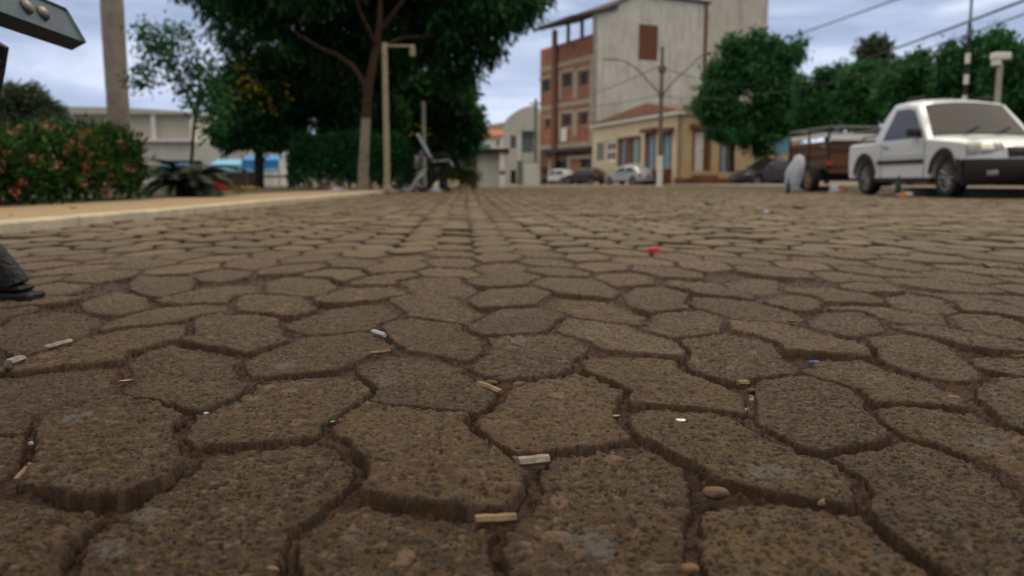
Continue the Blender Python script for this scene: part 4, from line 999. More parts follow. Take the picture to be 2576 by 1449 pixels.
# low white garden wall and dark gate in front of that house
Y=62.; t=thing('garden_wall','low white garden wall at the foot of the dark leaning pole','wall',(0,0,0)); G2=Wall((xx(1318,Y),Y),(1,0),xx(1358,Y)-xx(1318,Y),.2)
G2.grid([],-.05,zz(409,Y)).build('wall','whitew',t)
b=MB(); G2.slab(b,-.03,G2.L+.03,zz(409,Y)+.003,zz(406,Y),-.24,.04); b.build('coping','conc',t)
b=MB(); G2.slab(b,-.5,-.1,-.05,zz(404,Y),-.2,.1); b.build('gate_pier','greenp',t)
t=thing('gate','dark two-leaf gate between the white garden wall and the brick building','gate',(0,0,0))
for a,c in ((1359,1367),(1368.5,1377)):
    b=MB(); x0,x1=xx(a,Y),xx(c,Y)
    for k in range(5): b.box(x0+(x1-x0)*k/5,x0+(x1-x0)*(k+.6)/5,Y-.02,Y+.02,.03,zz(424,Y))
    b.box(x0,x1,Y+.022,Y+.04,.03,zz(424,Y)); b.build('leaf','brownp' if a<1360 else 'dark',t)
b=MB(); b.box(xx(1358,Y),xx(1378,Y),Y-.03,Y+.05,zz(424,Y)+.003,zz(421,Y)); b.build('frame','brownp',t)
# small white house with orange roof, further off
t=thing('small_house','distant small white house with orange tiled roof above the shelter','house',(0,0,0)); Y=110.
b=MB(); b.box(xx(1222,Y),xx(1264,Y),Y,Y+7,-.05,zz(345,Y)); b.build('wall','white',t)
b=MB(); x0,x1=xx(1196,Y),xx(1262,Y); b.add([(x0,Y-.4,zz(350,Y)),(x1+.4,Y-.4,zz(338,Y)),(x1,Y+7,zz(328,Y)+.5),(x0-2,Y+7,zz(328,Y)+.5),(x0,Y-.4,zz(350,Y)-.15),(x1+.4,Y-.4,zz(338,Y)-.15),(x1,Y+7,zz(328,Y)+.35),(x0-2,Y+7,zz(328,Y)+.35)],[(0,1,2,3),(7,6,5,4),(0,4,5,1),(1,5,6,2),(2,6,7,3),(3,7,4,0)]); b.build('roof','tileo',t)
b=MB(); b.box(xx(1196,Y),xx(1221,Y),Y+1,Y+7,-.05,zz(352,Y)); b.build('annexe','brickd',t)
b=MB(); b.box(xx(1249,Y),xx(1256,Y),Y-.05,Y-.003,zz(368,Y),zz(350,Y)); b.build('window','greenp',t)
t=thing('water_tank','teal water tank sitting left of the distant white house','water tank',(xx(1210,100.),100.,0.)); 
MB().lathe([(1.0,zz(376,100.)),(1.15,zz(372,100.)),(1.2,zz(362,100.)),(.8,zz(358,100.)),(.2,zz(357,100.))],16).build('tank','tealp',t,True)
for a in range(4): MB().tube([(.7*math.cos(a*1.57+.8),.7*math.sin(a*1.57+.8),-.05),(.7*math.cos(a*1.57+.8),.7*math.sin(a*1.57+.8),zz(376,100.))],.1,6).build('leg','conc',t)
# shelter with dark slab roof
Y=38.; t=thing('shelter','small pale-walled shelter with a dark flat slab roof, right of the iron benches','shelter',(0,0,0))
b=MB(); b.box(xx(1201,Y),xx(1274,Y),Y+.2,Y+.4,-.05,zz(386,Y)); b.build('wall','whitew',t)
b=MB(); b.bevbox(xx(1178,Y),xx(1281,Y),Y-.3,Y+2.2,zz(385,Y),zz(374,Y),.02); b.build('roof','dark',t)
b=MB(); b.box(xx(1184,Y),xx(1199,Y),Y+.1,Y+.45,-.05,zz(386,Y)-.003); b.build('column','brownp',t)
b=MB(); b.box(xx(1201,Y),xx(1201,Y)+.2,Y+.41,Y+2.0,-.05,zz(386,Y)-.003); b.build('side_wall','whitew',t)
t=thing('white_post','white-painted square post in front of the pale shelter wall','post',(xx(1264,Y),Y-.45,0)); z1=zz(389,Y-.45)
MB().bevbox(-.12,.12,-.12,.12,-.05,z1,.015).build('shaft','white',t); MB().bevbox(-.13,.13,-.13,.13,zz(440,Y),zz(430,Y),.01).build('band','greenp',t,label='faded olive band')
MB().bevbox(-.17,.17,-.17,.17,z1+.002,z1+.06,.015).build('cap','conc',t)
# low wall behind benches
t=thing('low_wall','low pale wall with dark coping behind the second iron bench','wall',(0,0,0)); b=MB(); b.box(xx(1120,40.),xx(1183,40.),40.,40.2,-.05,zz(421,40.)); b.build('wall','cream',t); b=MB(); b.box(xx(1118,40.),xx(1183.5,40.),39.95,40.25,zz(421,40.)+.002,zz(414,40.)); b.build('coping','rustd',t)
# walls far right behind the trees
t=thing('boundary_wall','low earth-coloured boundary wall glimpsed under the trimmed trees','wall',(0,0,0)); b=MB()
T=Matrix(((CT,-ST,0,0),(ST,CT,0,0),(0,0,1,0),(0,0,0,1)))
b.box(16.,16.25,12,31,-.05,1.9,T); b.build('wall','plinth',t); b=MB(); b.box(15.95,16.3,11.9,31.05,1.903,2.0,T); b.build('coping','conc',t)
t=thing('street_sign','pale blue rounded panel standing on a post behind the dark car','sign',(xx(1962,50.),50.,0.))
w=(xx(1981,50.)-xx(1942,50.))/2; z0,z1=zz(388,50.),zz(336,50.); c=.25
MB().prism([(-w,z0),(w-.1,z0),(w,z0+.12),(w,z1-c),(w-c,z1),(-w,z1)],.08,Matrix(((1,0,0,0),(0,0,1,0),(0,1,0,0),(0,0,0,1)))).build('panel','bluep',t)
MB().tube([(0,.12,-.05),(0,.12,z1-.2)],.05,8).build('post','greym',t)
# hill
b=MB(); n=60; vs=[];
for i in range(n+1):
    a=-900+1800*i/n; hgt=0
    for j in range(9):
        d=j/8; x=a; y=430+300*d
        base_=47*math.exp(-((x-10)/95)**2)*1.0+12*math.exp(-((x-190)/120)**2)+9*math.exp(-((x+260)/200)**2)
        vs.append((x,y,-1+base_*math.sin(math.pi*min(1,d*1.2)*.5)+1.5*math.sin(x*.09+j)))
b.add(vs,[(i*9+j,(i+1)*9+j,(i+1)*9+j+1,i*9+j+1) for i in range(n) for j in range(8)]); tag(b.build('hill','hill',smooth=True),kind='structure')
# ---------------------------------------------------------------- vehicles
def arc(cx,cz,r,a0,a1,n): return [(cx+r*math.cos(math.radians(a0+(a1-a0)*i/n)),cz+r*math.sin(math.radians(a0+(a1-a0)*i/n))) for i in range(n+1)]
def wheel(t,x,y,r,w,side,rim='rim',name='wheel'):
    T=Matrix.Translation((x,y,r))@Matrix.Rotation(-side*math.pi/2,4,'X')      # local z -> outward (y*side)
    wl=MB().lathe([(r*.66,-w/2),(r*.93,-w/2),(r,-w/2+.03),(r,w/2-.03),(r*.94,w/2),(r*.68,w/2+.003),(r*.66,w/2-.02)],28,T).build(name,'black',t,True)
    b=MB().lathe([(r*.665,w/2-.06),(r*.665,w/2-.005),(r*.60,w/2-.012),(r*.57,w/2-.05)],28,T)
    b.lathe([(.001,w/2-.01),(r*.16,w/2-.01),(r*.18,w/2-.04)],12,T)
    for k in range(5):
        a=2*math.pi*k/5+.3; c,s=math.cos(a),math.sin(a)
        for off in (-.035,.035):
            p=[(c*r*.12-s*off*.6,s*r*.12+c*off*.6,w/2-.022),(c*r*.6-s*off*1.6,s*r*.6+c*off*1.6,w/2-.02)]
            b.tube([T@Vector(v) for v in p],.022,6)
    b.build('rim',rim,wl,True)
    MB().lathe([(.001,-w*.3),(r*.6,-w*.3),(r*.6,-w*.25),(.001,-w*.25)],20,T).build('brake_disc','dark',wl)
class Car:
    def __init__(s,name,label,cat,loc,rz,W,H,belt,prof,greenhouse,paint,wheels,wr,tum=.16,nose=.16,tail=.07,group=None):
        s.t=thing(name,label,cat,loc,rz,group); s.W=W;s.H=H;s.belt=belt;s.prof=prof;s.tum=tum
        s.xf=max(p[0] for p in prof);s.xr=min(p[0] for p in prof);s.nose=nose;s.tail=tail
        S=[-1,-.965,-.86,-.6,-.3,0,.3,.6,.86,.965,1]; n=len(prof); b=MB()
        for q in S:
            for x,z in prof: b.v.append(s.m(x,z,q))
        k=len(S)
        for i in range(k-1):
            for j in range(n):
                j2=(j+1)%n; b.f.append((i*n+j,i*n+j2,(i+1)*n+j2,(i+1)*n+j))
        g=[prof.index(p) for p in greenhouse]      # contiguous indices, front base ... rear base
        low=[j for j in range(n) if not (g[0]<j<g[-1])]
        for i,rev in ((0,False),(k-1,True)):
            for L_ in (low,g): 
                f=[i*n+j for j in L_]; b.f.append(tuple(f if rev else f[::-1]))
        s.body=b.build('body',paint,s.t,True,sharp=.55)
        s.g=greenhouse
        # dark underbody between the wheels
        u=MB(); u.box(s.xr+.25,s.xf-.3,-W/2+.28,W/2-.28,wr*.75,belt*.72); u.build('underbody','dark',s.t)
        for x in wheels:
            for sd in (-1,1): wheel(s.t,x,sd*(W/2-.13),wr,.2,sd,s.rimm if hasattr(s,'rimm') else 'rim')
    def m(s,x,z,q,off=0.):
        a=abs(q); inset=0 if a<.95 else (.012 if a<.99 else .03)
        hw=s.W/2*(1-s.tum*max(0,(z-s.belt)/(s.H-s.belt))**1.0) - (.03*max(0,1-z/s.belt)**2)
        cz=s.belt*.6; 
        f=max(0,(x-(s.xf-1.1))/1.1); r=max(0,((s.xr+.8)-x)/.8)
        xx_=x-s.nose*f*f*a**3*1.6+s.tail*r*r*a**3*1.5
        z_=z-(inset if z>s.belt*.9 else 0)-(.03*a**2 if z>s.belt*.85 else 0)-(.035*a*a if z>s.H*.93 else 0)
        return (xx_,q*hw+math.copysign(off,q)*(1 if a>.99 else 0),z_)
    def side(s,name,poly,m,off=.006,parent=None,both=True,label=None):
        for sd in ((-1,1) if both else (-1,)):
            b=MB(); P=[s.m(x,z,sd,off) for x,z in poly]; Q=[s.m(x,z,sd,-.01) for x,z in poly]; n=len(poly)
            b.add(P+Q,[tuple(range(n)) if sd<0 else tuple(range(n))[::-1],tuple(range(n,2*n))[::-1] if sd<0 else tuple(range(n,2*n))]+[(i,(i+1)%n,n+(i+1)%n,n+i) for i in range(n)])
            b.build(name,m,parent or s.t,label=label)
    def glass(s,name,p0,p1,a0=.06,a1=.94,q=.86,m='glass',off=.008):
        d=Vector((p1[0]-p0[0],p1[1]-p0[1])); nrm=Vector((-d.y,d.x)).normalized(); 
        if nrm.y<0: nrm=-nrm
        b=MB(); N_=8
        for lay in (off,-.004):
            for i in range(N_+1):
                qq=-q+2*q*i/N_
                for a in (a0,a1):
                    x=p0[0]+d.x*a+nrm.x*lay; z=p0[1]+d.y*a+nrm.y*lay; b.v.append(s.m(x,z,qq*(1.0 if a==a0 else .97)))
        o=2*(N_+1)
        for i in range(N_):
            b.f.append((2*i,2*i+1,2*i+3,2*i+2)); b.f.append((o+2*i,o+2*i+2,o+2*i+3,o+2*i+1)); b.f.append((2*i,2*i+2,o+2*i+2,o+2*i)); b.f.append((2*i+1,o+2*i+1,o+2*i+3,2*i+3))
        b.f.append((0,o,o+1,1)); b.f.append((2*N_,2*N_+1,o+2*N_+1,o+2*N_))
        return b.build(name,m,s.t,True)
def patch(s,name,pl,q0,q1,m,off=.02,n=8,parent=None,taper=0.,bulge=.012):
    # a thin shell lying on the nose of the body, following its profile pl from p to p
    L_=[0]
    for i in range(1,len(pl)): L_.append(L_[-1]+math.dist(pl[i],pl[i-1]))
    def at(a):
        d=a*L_[-1]; i=max(k for k in range(len(pl)-1) if L_[k]<=d+1e-9); f=(d-L_[i])/(L_[i+1]-L_[i])
        dx,dz=pl[i+1][0]-pl[i][0],pl[i+1][1]-pl[i][1]; l=math.hypot(dx,dz); nx,nz=dz/l,-dx/l
        if nx<0: nx,nz=-nx,-nz
        return pl[i][0]+dx*f,pl[i][1]+dz*f,nx,nz
    b=MB(); K=7
    for lay in (off,-.03):
        for i in range(n+1):
            t_=i/n; q=q0+(q1-q0)*t_
            for j in range(K):
                u=j/(K-1); a=.5+(u-.5)*(1-taper*(1-t_)); bul=(1-(2*u-1)**2)*bulge if lay>0 else 0
                x,z,nx,nz=at(min(max(a,0),1)); b.v.append(s.m(x+nx*(lay+bul),z+nz*(lay+bul),q))
    o=(n+1)*K
    for i in range(n):
        for j in range(K-1): b.f.append((i*K+j,i*K+j+1,(i+1)*K+j+1,(i+1)*K+j)); b.f.append((o+i*K+j,o+(i+1)*K+j,o+(i+1)*K+j+1,o+i*K+j+1))
        b.f.append((i*K,(i+1)*K,o+(i+1)*K,o+i*K)); b.f.append((i*K+K-1,o+i*K+K-1,o+(i+1)*K+K-1,(i+1)*K+K-1))
    b.f.append(tuple(range(K))+tuple(o+j for j in range(K))[::-1]); e_=n*K; b.f.append(tuple(e_+j for j in range(K))[::-1]+tuple(o+e_+j for j in range(K)))
    return b.build(name,m,parent or s.t,True,sharp=.9)
def inset(poly,k):
    cx=sum(p[0] for p in poly)/len(poly); cz=sum(p[1] for p in poly)/len(poly); return [(cx+(x-cx)*k,cz+(z-cz)*k) for x,z in poly]
def rest(s,x0,x1,z0,z1,q0,q1): pass
# --- white pickup
WR=.315
def bodybase(xr,xf,wx,r,zb,front,top,rear):
    a=[(xr,zb+.16),(xr+.04,zb+.04)]; 
    a+=[(x,z) for x,z in arc(wx[0],WR,r,180,0,8) if z>=zb-.02]
    a+=[(x,z) for x,z in arc(wx[1],WR,r,180,0,8) if z>=zb-.02]
    return a+front+top+rear
FB,RF,RR,RB=(.80,.98),(.18,1.60),(-.62,1.66),(-1.02,.99)
top=[FB,(.50,1.28),RF,(-.2,1.67),RR,(-.78,1.46),RB]
front=[(2.12,.30),(2.20,.42),(2.21,.60),(2.17,.73),(2.05,.82),(1.6,.915)]
rear=[(-2.05,.985),(-2.10,.93),(-2.11,.6)]
prof=bodybase(-2.1,2.2,(-1.36,1.36),.40,.27,front,top,rear)
yaw_=-math.pi/2+TH-.02
cx_,cy_=8.03,15.25
P=Car('pickup_truck','white single-cab pickup with dark wheel arches and bumper, parked at the right kerb','pickup truck',(cx_,cy_,0),yaw_+.0,1.80,1.67,.99,prof,[FB,(.50,1.28),RF,(-.2,1.67),RR,(-.78,1.46),RB],'carw',(-1.36,1.36),WR,.17,.20,.05)
t=P.t
P.side('side_window',[(.66,1.03),(.16,1.50),(-.02,1.545),(-.46,1.545),(-.70,1.03)],'glass',.008)
P.glass('windscreen',FB,RF,.06,.93,.88,off=.022); P.glass('rear_window',RB,RR,.25,.9,.8)
P.side('door_seam',[(.74,.30),(.745,.30),(.745,.98),(.74,.98)],'dark',.003); P.side('door_seam',[(-.72,.30),(-.715,.30),(-.715,.98),(-.72,.98)],'dark',.003)
P.side('door_handle',[(-.62,.84),(-.46,.85),(-.46,.90),(-.62,.89)],'dark',.02)
P.side('side_moulding',[(-.85,.55),(.72,.55),(.72,.62),(-.85,.62)],'trim',.02)
P.side('side_moulding',[(-.9,.68),(.80,.68),(.80,.705),(-.9,.705)],'carw',.012)
for cxw in (-1.36,1.36):
    ring=arc(cxw,WR,.46,172,8,14)+arc(cxw,WR,.385,8,172,14)
    P.side('wheel_arch_trim',ring,'trim',.028)
P.side('sill',[(-.93,.24),(.93,.24),(.93,.31),(-.93,.31)],'trim',.015)
def loft(car,name,pts,m,q=1.0,off=.03,parent=None):
    b=MB(); S=[-q+2*q*i/14 for i in range(15)]; n=len(pts)
    for s_ in S:
        for x,z in pts: v=car.m(x,z,s_); b.v.append((v[0]+off,v[1]*1.0+math.copysign(.012,v[1])*(abs(s_)>.9),v[2]))
    for i in range(14):
        for j in range(n-1): b.f.append((i*n+j,(i+1)*n+j,(i+1)*n+j+1,i*n+j+1))
    o=len(b.v)
    for s_ in S:
        for x,z in pts: v=car.m(x,z,s_); b.v.append((v[0]-.05,v[1],v[2]))
    for i in range(14):
        b.f.append((i*n,o+i*n,o+(i+1)*n,(i+1)*n)); b.f.append((i*n+n-1,(i+1)*n+n-1,o+(i+1)*n+n-1,o+i*n+n-1))
    for e_ in (0,14): b.f.append(tuple(e_*n+j for j in range(n))+tuple(o+e_*n+j for j in range(n))[::-1])
    return b.build(name,m,parent or car.t,True)
bm=loft(P,'front_bumper',[(2.08,.20),(2.17,.26),(2.22,.40),(2.225,.52),(2.20,.585)],'trim',1.0,.03)
P.side('bumper_side',[(1.83,.25),(2.12,.24),(2.15,.57),(1.83,.60)],'trim',.025)
gr=patch(P,'grille',[(2.21,.61),(2.17,.73),(2.14,.752)],-.46,.46,'trim',.008)
for k in range(2): patch(P,'grille_bar',[(2.199-.015*k,.643+k*.042),(2.195-.015*k,.655+k*.042)],-.43,.43,'greym',.026,parent=gr)
for sd in (-1,1):
    hl=patch(P,'headlight',[(2.205,.615),(2.17,.73),(2.05,.82),(1.88,.856)],sd*.50,sd*.995,'lamp',.012,12,taper=.5)
    patch(P,'reflector',[(2.18,.70),(2.17,.73),(2.05,.82)],sd*.66,sd*.82,'chrome',.028,6,parent=hl)
    patch(P,'fog_lamp',[(2.195,.34),(2.20,.42)],sd*.62,sd*.76,'lamp',.055,6)
    MB().box(-2.135,-2.06,sd*.80-.05*(sd>0)-.0,sd*.80+.05*(sd<0)+.0,.62,.90).build('tail_light','red',t)
    MB().bevbox(.42,.58,sd*.97-.10,sd*.97+.10,.99,1.13,.03).build('mirror','trim',t)
    MB().tube([(-.5,sd*.62,1.63),(-.4,sd*.60,1.70),(.1,sd*.60,1.665)],.016,6).build('roof_rail','trim',t)
b=MB(); b.box(-2.0,-1.06,-.74,.74,.985,1.03); b.build('bed_cover','greym',t); 
for y_ in (-.7,.7): MB().tube([(-1.1,y_,1.03),(-1.1,y_,1.1),(-1.9,y_,1.08),(-1.9,y_,1.03)],.018,6).build('bed_rail','trim',t)
MB().tube([(0,.2,1.64),(-.12,.2,1.80)],.006,5).build('aerial','black',t)
for s_ in (-.35,.25):
    a=P.m(.80,1.0,s_); c=P.m(.66,1.12,s_+.38); MB().tube([(a[0]+.03,a[1],a[2]+.015),(c[0]+.02,c[1],c[2]+.03)],.012,5).build('wiper','black',t)
MB().bevbox(-2.16,-2.10,-.7,.7,.36,.48,.015).build('rear_bumper','trim',t)
MB().box(2.262,2.27,-.2,.2,.30,.42).build('number_plate','greym',t)
t.scale=(1.06,1.06,1.06)
# --- hatchbacks and saloons
def hatch(label,loc,rz,paint,group,scale=1.,cat='car',rim='rim'):
    FB,RF,RR,RB=(.78,.93),(.12,1.42),(-1.15,1.40),(-1.72,.97)
    gh=[FB,(.46,1.20),RF,(-.45,1.47),RR,(-1.5,1.2),RB]
    prof=bodybase(-1.92,1.95,(-1.22,1.26),.36,.22,[(1.86,.24),(1.93,.38),(1.93,.55),(1.86,.68),(1.70,.77),(1.2,.87)],gh,[(-1.86,.90),(-1.93,.70),(-1.94,.45)])
    C=Car('parked_car',label,cat,loc,rz,1.64,1.47,.95,prof,gh,paint,(-1.22,1.26),.30,.2,.22,.14,group)
    C.side('side_window',[(.60,.98),(.16,1.33),(-.32,1.385),(-.35,.98)],'glass',.008); C.side('side_window',[(-.42,.98),(-.39,1.385),(-1.08,1.345),(-1.42,1.0)],'glass',.008)
    C.glass('windscreen',FB,RF,.06,.93,.86); C.glass('rear_window',RB,RR,.22,.88,.80)
    C.side('door_handle',[(-.35,.82),(-.2,.82),(-.2,.86),(-.35,.86)],paint,.02); C.side('door_handle',[(.5-.9,.82),(.5-.98,.82),(.5-.98,.86),(.5-.9,.86)],'trim',.012)
    loft(C,'front_bumper',[(1.84,.2),(1.93,.28),(1.95,.42),(1.94,.5)],paint if paint!='cars' else 'trim',.98,.012)
    b=MB(); b.bevbox(-1.985,-1.9,-.70,.70,.30,.50,.02); b.build('rear_bumper',paint,C.t)
    MB().box(-1.99,-1.96,-.22,.22,.52,.62).build('number_plate','greym',C.t)
    for sd in (-1,1):
        MB().bevbox(-1.955,-1.80,sd*.72-.08,sd*.72+.08,.66,.88,.02).build('tail_light','red',C.t)
        MB().lathe([(.001,-.08),(.08,-.06),(.09,.02),(.05,.07),(.001,.08)],14,Matrix.Translation((1.76,sd*.60,.62))@Matrix.Rotation(sd*-.4,4,'Z')@Matrix.Scale(1.7,4,(0,1,0))@Matrix.Rotation(math.pi/2,4,'Y')).build('headlight','lamp',C.t,True)
        MB().bevbox(.42,.56,sd*.90-.09,sd*.90+.09,.95,1.06,.02).build('mirror',paint,C.t)
    MB().bevbox(1.90,1.935,-.45,.45,.52,.64,.01).build('grille','trim',C.t)
    C.t.scale=(scale,)*3
    return C.t
Yc=61.
hatch('silver hatchback seen from behind, nearest the foot of the white-based pole',(xx(1585,Yc),Yc+1.0,0),2.25,'cars','cars parked in front of the cream house')
hatch('dark hatchback parked between the silver hatchback and a low white car',(xx(1472,72.),72.,0),2.35,'cark','cars parked in front of the cream house')
hatch('low white car parked by the white garden wall, left of the dark hatchback',(xx(1402,76.),76.,0),2.45,'carw','cars parked in front of the cream house',.95)
hatch('dark car half hidden behind the brown trailer, nose pointing left',(xx(1945,42.),43.,0),math.pi-.35+.75,'cark','cars at the right side')
# --- tandem trailer behind the pickup
Y0_,Y1_=20.6,22.9
t=thing('cargo_trailer','brown two-axle cargo trailer with slatted sides, parked behind the white pickup','trailer',(8.5,21.6,0),TH)
hw=.86;hl=1.25
b=MB(); b.bevbox(-hw,hw,-hl,hl,.56,.64,.01); b.build('bed','rustd',t)
for y in (-hl,hl-.05): 
    b=MB(); b.bevbox(-hw,hw,y,y+.05,.46,1.22,.01); b.build('end_board','rust',t)
b=MB(); b.bevbox(-hw,hw,-hl-.02,-hl-.003,1.25,1.40,.005); b.build('white_board','white',t,label='white board along the top')
for z in (1.0,1.18): b=MB(); b.box(-hw,hw,-hl-.03,-hl-.004,z,z+.07); b.build('slat','rustd',t)
for sd in (-1,1):
    for z in (.70,.92,1.14,1.34): b=MB(); b.box(sd*hw-.02,sd*hw+.02,-hl+.055,hl-.055,z,z+.10); b.build('slat','rust' if z<1.3 else 'white',t)
    for y in (-hl+.02,-.1,hl-.08): MB().box(sd*hw+sd*.022-.02,sd*hw+sd*.022+.02,y,y+.06,.5,1.56).build('stake','dark',t)
    b=MB(); b.tube([(sd*(hw+.02),-hl,1.57),(sd*(hw+.02),hl,1.57)],.025,8); b.build('rail','greym',t)
    for y in (-.42,.34):
        wheel(t,0,0,.33,.2,1,'rimt'); w_=[c for c in t.children if c.name.startswith('wheel')][-1]
        for o in [w_]+list(w_.children): o.data=o.data.copy() if o.data.users>1 else o.data; o.data.transform(Matrix.Translation((sd*(hw+.08),y,0))@Matrix.Rotation(-sd*math.pi/2,4,'Z'))
    b=MB(); pl=arc(0,0,.37,180,0,12)+arc(0,0,.35,0,180,12)
    for y in (-.42,.34): b.prism(pl,.22,Matrix.Translation((sd*(hw+.08)-.11,y,.33))@Matrix(((0,0,1,0),(1,0,0,0),(0,1,0,0),(0,0,0,1))))
    b.build('mudguard','dark',t)
    MB().box(sd*hw-.06,sd*hw+.06,-hl-.06,-hl-.005,.66,.76).build('lamp','red',t)
for y in (-hl,hl): MB().tube([(-hw,y,1.57),(hw,y,1.57)],.025,8).build('rail','greym',t)
MB().box(-hw+.05,hw-.05,-.6,.6,.28,.555).build('chassis','dark',t)
def lump(name,label,cat,px,py,w,h,m,g=None,Y=None,seed=1,dp=None,rot=0.):
    b_=gp(px,py,0) if Y is None else Vector((xx(px,Y),Y,0)); rng=np.random.default_rng(seed); Y=b_.y
    W_=w/2*Y/FP;H_=h*Y/FP;D_=dp or W_*.8; b=MB(); N1,N2=14,8
    for i in range(N2+1):
        a=math.pi/2*i/N2
        for j in range(N1):
            t_=2*math.pi*j/N1; r=1+.16*math.sin(3*t_+seed)+.12*rng.normal()*(.3 if i in(0,N2) else 1)
            b.v.append((W_*math.cos(t_)*math.cos(a)**.7*r,D_*math.sin(t_)*math.cos(a)**.7*r,max(0,H_*math.sin(a)**.9*(1+.08*rng.normal()))-.004))
    for i in range(N2):
        for j in range(N1): b.f.append((i*N1+j,i*N1+(j+1)%N1,(i+1)*N1+(j+1)%N1,(i+1)*N1+j))
    b.f.append(tuple(range(N1))[::-1])
    o=b.build(name,m,None,True,sharp=1.2); o.location=b_; o.rotation_euler=(0,0,rot); return tag(o,label,cat,g)
b_=Vector((xx(2000,19.6),19.6,0)); k_=19.6/FP; rgs=random.Random(3)
sk=MB(); sk.tube([(-10*k_,0,-.004),(-10*k_,0,.08),(-6*k_,.02,.25),(-2*k_,.03,.42),(4*k_,.05,.55),(8*k_,.06,.68),(12*k_,.08,.80),(13*k_,.09,.86)],[.14,.17,.18,.20,.19,.16,.12,.08],12)
sk.v=[(x*(1+0),y+rgs.gauss(0,.02),z+rgs.gauss(0,.02)*(z>.05)) if z>.05 else (x,y,max(z,0)) for x,y,z in sk.v]
o=sk.build('plastic_sack','bag',None,True,sharp=1.2); o.location=b_; tag(o,'crumpled white plastic sack slumped against the left side of the brown trailer','sack')
# ---------------------------------------------------------------- poles and lamps
def lamp_post(label,px,Y,ytop,m,arms,r=.06,name='lamp_post',z0=0.):
    b0=Vector((xx(px,Y),Y,z0)); t=thing(name,label,'lamp post',b0); zt=zz(ytop,Y)-z0
    MB().tube([(0,0,-.05),(0,0,zt*.5),(0,0,zt)],[r,r*.92,r*.85],14).build('post',m,t,True); MB().lathe([(r*1.5,-.02),(r*1.5,.05),(r*1.05,.12)],14).build('base',m,t,True)
    return t,zt
t,zt=lamp_post('slim beige lamp post right of the limewashed trunk, box lantern on its right arm',974,17.,108,'pole',None,.062,z0=.07)
k=17./FP
MB().tube([(-.45*0,0,zt-.06),(68*k,0,zt-.06)],.022,8).build('arm','pole',t)
for x in (68*k,):
    o=MB().bevbox(x-.05,x+.05,-.05,.05,zt-.27,zt-.04,.02).build('lantern','pole',t)
t,zt=lamp_post('short grey post without a lantern behind the reclining bench back',1067,26.,262,'conc',None,.07); MB().lathe([(.075,zt),(.075,zt+.04),(.03,zt+.06)],12).build('cap','conc',t)
# street light with two curved arms by the cream house
Y=39.; b0=Vector((xx(1659,Y),Y,0)); t=thing('street_light','tall dark pole with white foot and two curved lamp arms before the cream house','street light',b0)
z=lambda py: zz(py,Y); dx=lambda px: xx(px,Y)-b0.x
MB().tube([(0,0,z(392)),(0,0,z(250)),(0,0,z(117))],[.105,.09,.075],14).build('pole','upole',t,True)
MB().tube([(0,0,-.05),(0,0,z(392)-.003)],[.135,.125],14).build('painted_foot','white',t,True)
for pts in (((1657,238),(1635,215),(1595,172),(1565,154),(1545,150)),((1661,238),(1690,203),(1730,165),(1755,140),(1768,133))):
    b=MB(); b.tube([(dx(x),-.05,z(y)) for x,y in pts],[.04,.035,.032,.03,.028],8); a=b.build('arm','upole',t,True)
    x,y=pts[-1]; sg=-1 if x<1600 else 1
    MB().lathe([(.001,-.38),(.07,-.30),(.11,0),(.08,.30),(.001,.38)],12,Matrix.Translation((dx(x)+sg*.32,-.05,z(y-1)))@Matrix.Rotation(math.pi/2,4,'Y')@Matrix.Scale(.55,4,(1,0,0))).build('lamp_head','pole',a,True)
MB().bevbox(-.16,.16,-.2,.12,z(182),z(166),.02).build('junction_box','upole',t); MB().box(-.13,.13,-.13,.13,z(242),z(232)).build('bracket','upole',t)
# utility poles
def upole(label,px,Y,ytop,r,ybase=None,m='upole'):
    b0=Vector((xx(px,Y),Y,0)); t=thing('utility_pole',label,'utility pole',b0); zt=zz(ytop,Y); MB().tube([(0,0,-.05),(0,0,zt)],[r,r*.75],12).build('pole',m,t,True)
    MB().bevbox(-.5,.5,-.05,.05,zt-.45,zt-.35,.01).build('crossarm',m,t)
    for x in (-.42,0,.42): MB().lathe([(.03,zt-.345),(.045,zt-.30),(.02,zt-.24)],8,Matrix.Translation((x,0,0))).build('insulator','conc',t)
    return t
upole('thin dark utility pole between the rounded gable house and the brick building',1347,70.,248,.14)
Y=21.; b0=Vector((xx(2413,Y),Y,.14)); t=thing('striped_pole','tall thin dark pole with black and white bands behind the pickup roof','pole',b0); z=lambda py: zz(py,Y)-.14
MB().tube([(0,0,-.05),(0,0,z(60))],.045,10).build('lower_tube','dark',t,True); MB().tube([(0,0,z(60)+.003),(0,0,z(-420))],.032,10).build('upper_tube','greym',t,True)
for a,c in ((160,134),(212,188),(262,240)): MB().lathe([(.058,z(a)),(.058,z(c))],14).build('white_band','white',t)
MB().bevbox(-.05,.05,-.12,.05,z(92),z(74),.01).build('clamp','greym',t)
Y=19.5; b0=Vector((xx(2494,Y),Y,.14)); t=thing('lamp_post','low grey post with boxy double floodlight head, above the pickup windscreen','lamp post',b0); z=lambda py: zz(py,Y)-.14
MB().tube([(0,0,-.05),(0,0,z(160))],[.075,.06],12).build('post','conc',t,True)
MB().bevbox(-.19,.19,-.12,.12,z(150),z(133),.02).build('lamp_head','white',t); MB().bevbox(-.16,-.02,-.10,.10,z(165),z(150)-.003,.015).build('lamp_head','white',t)
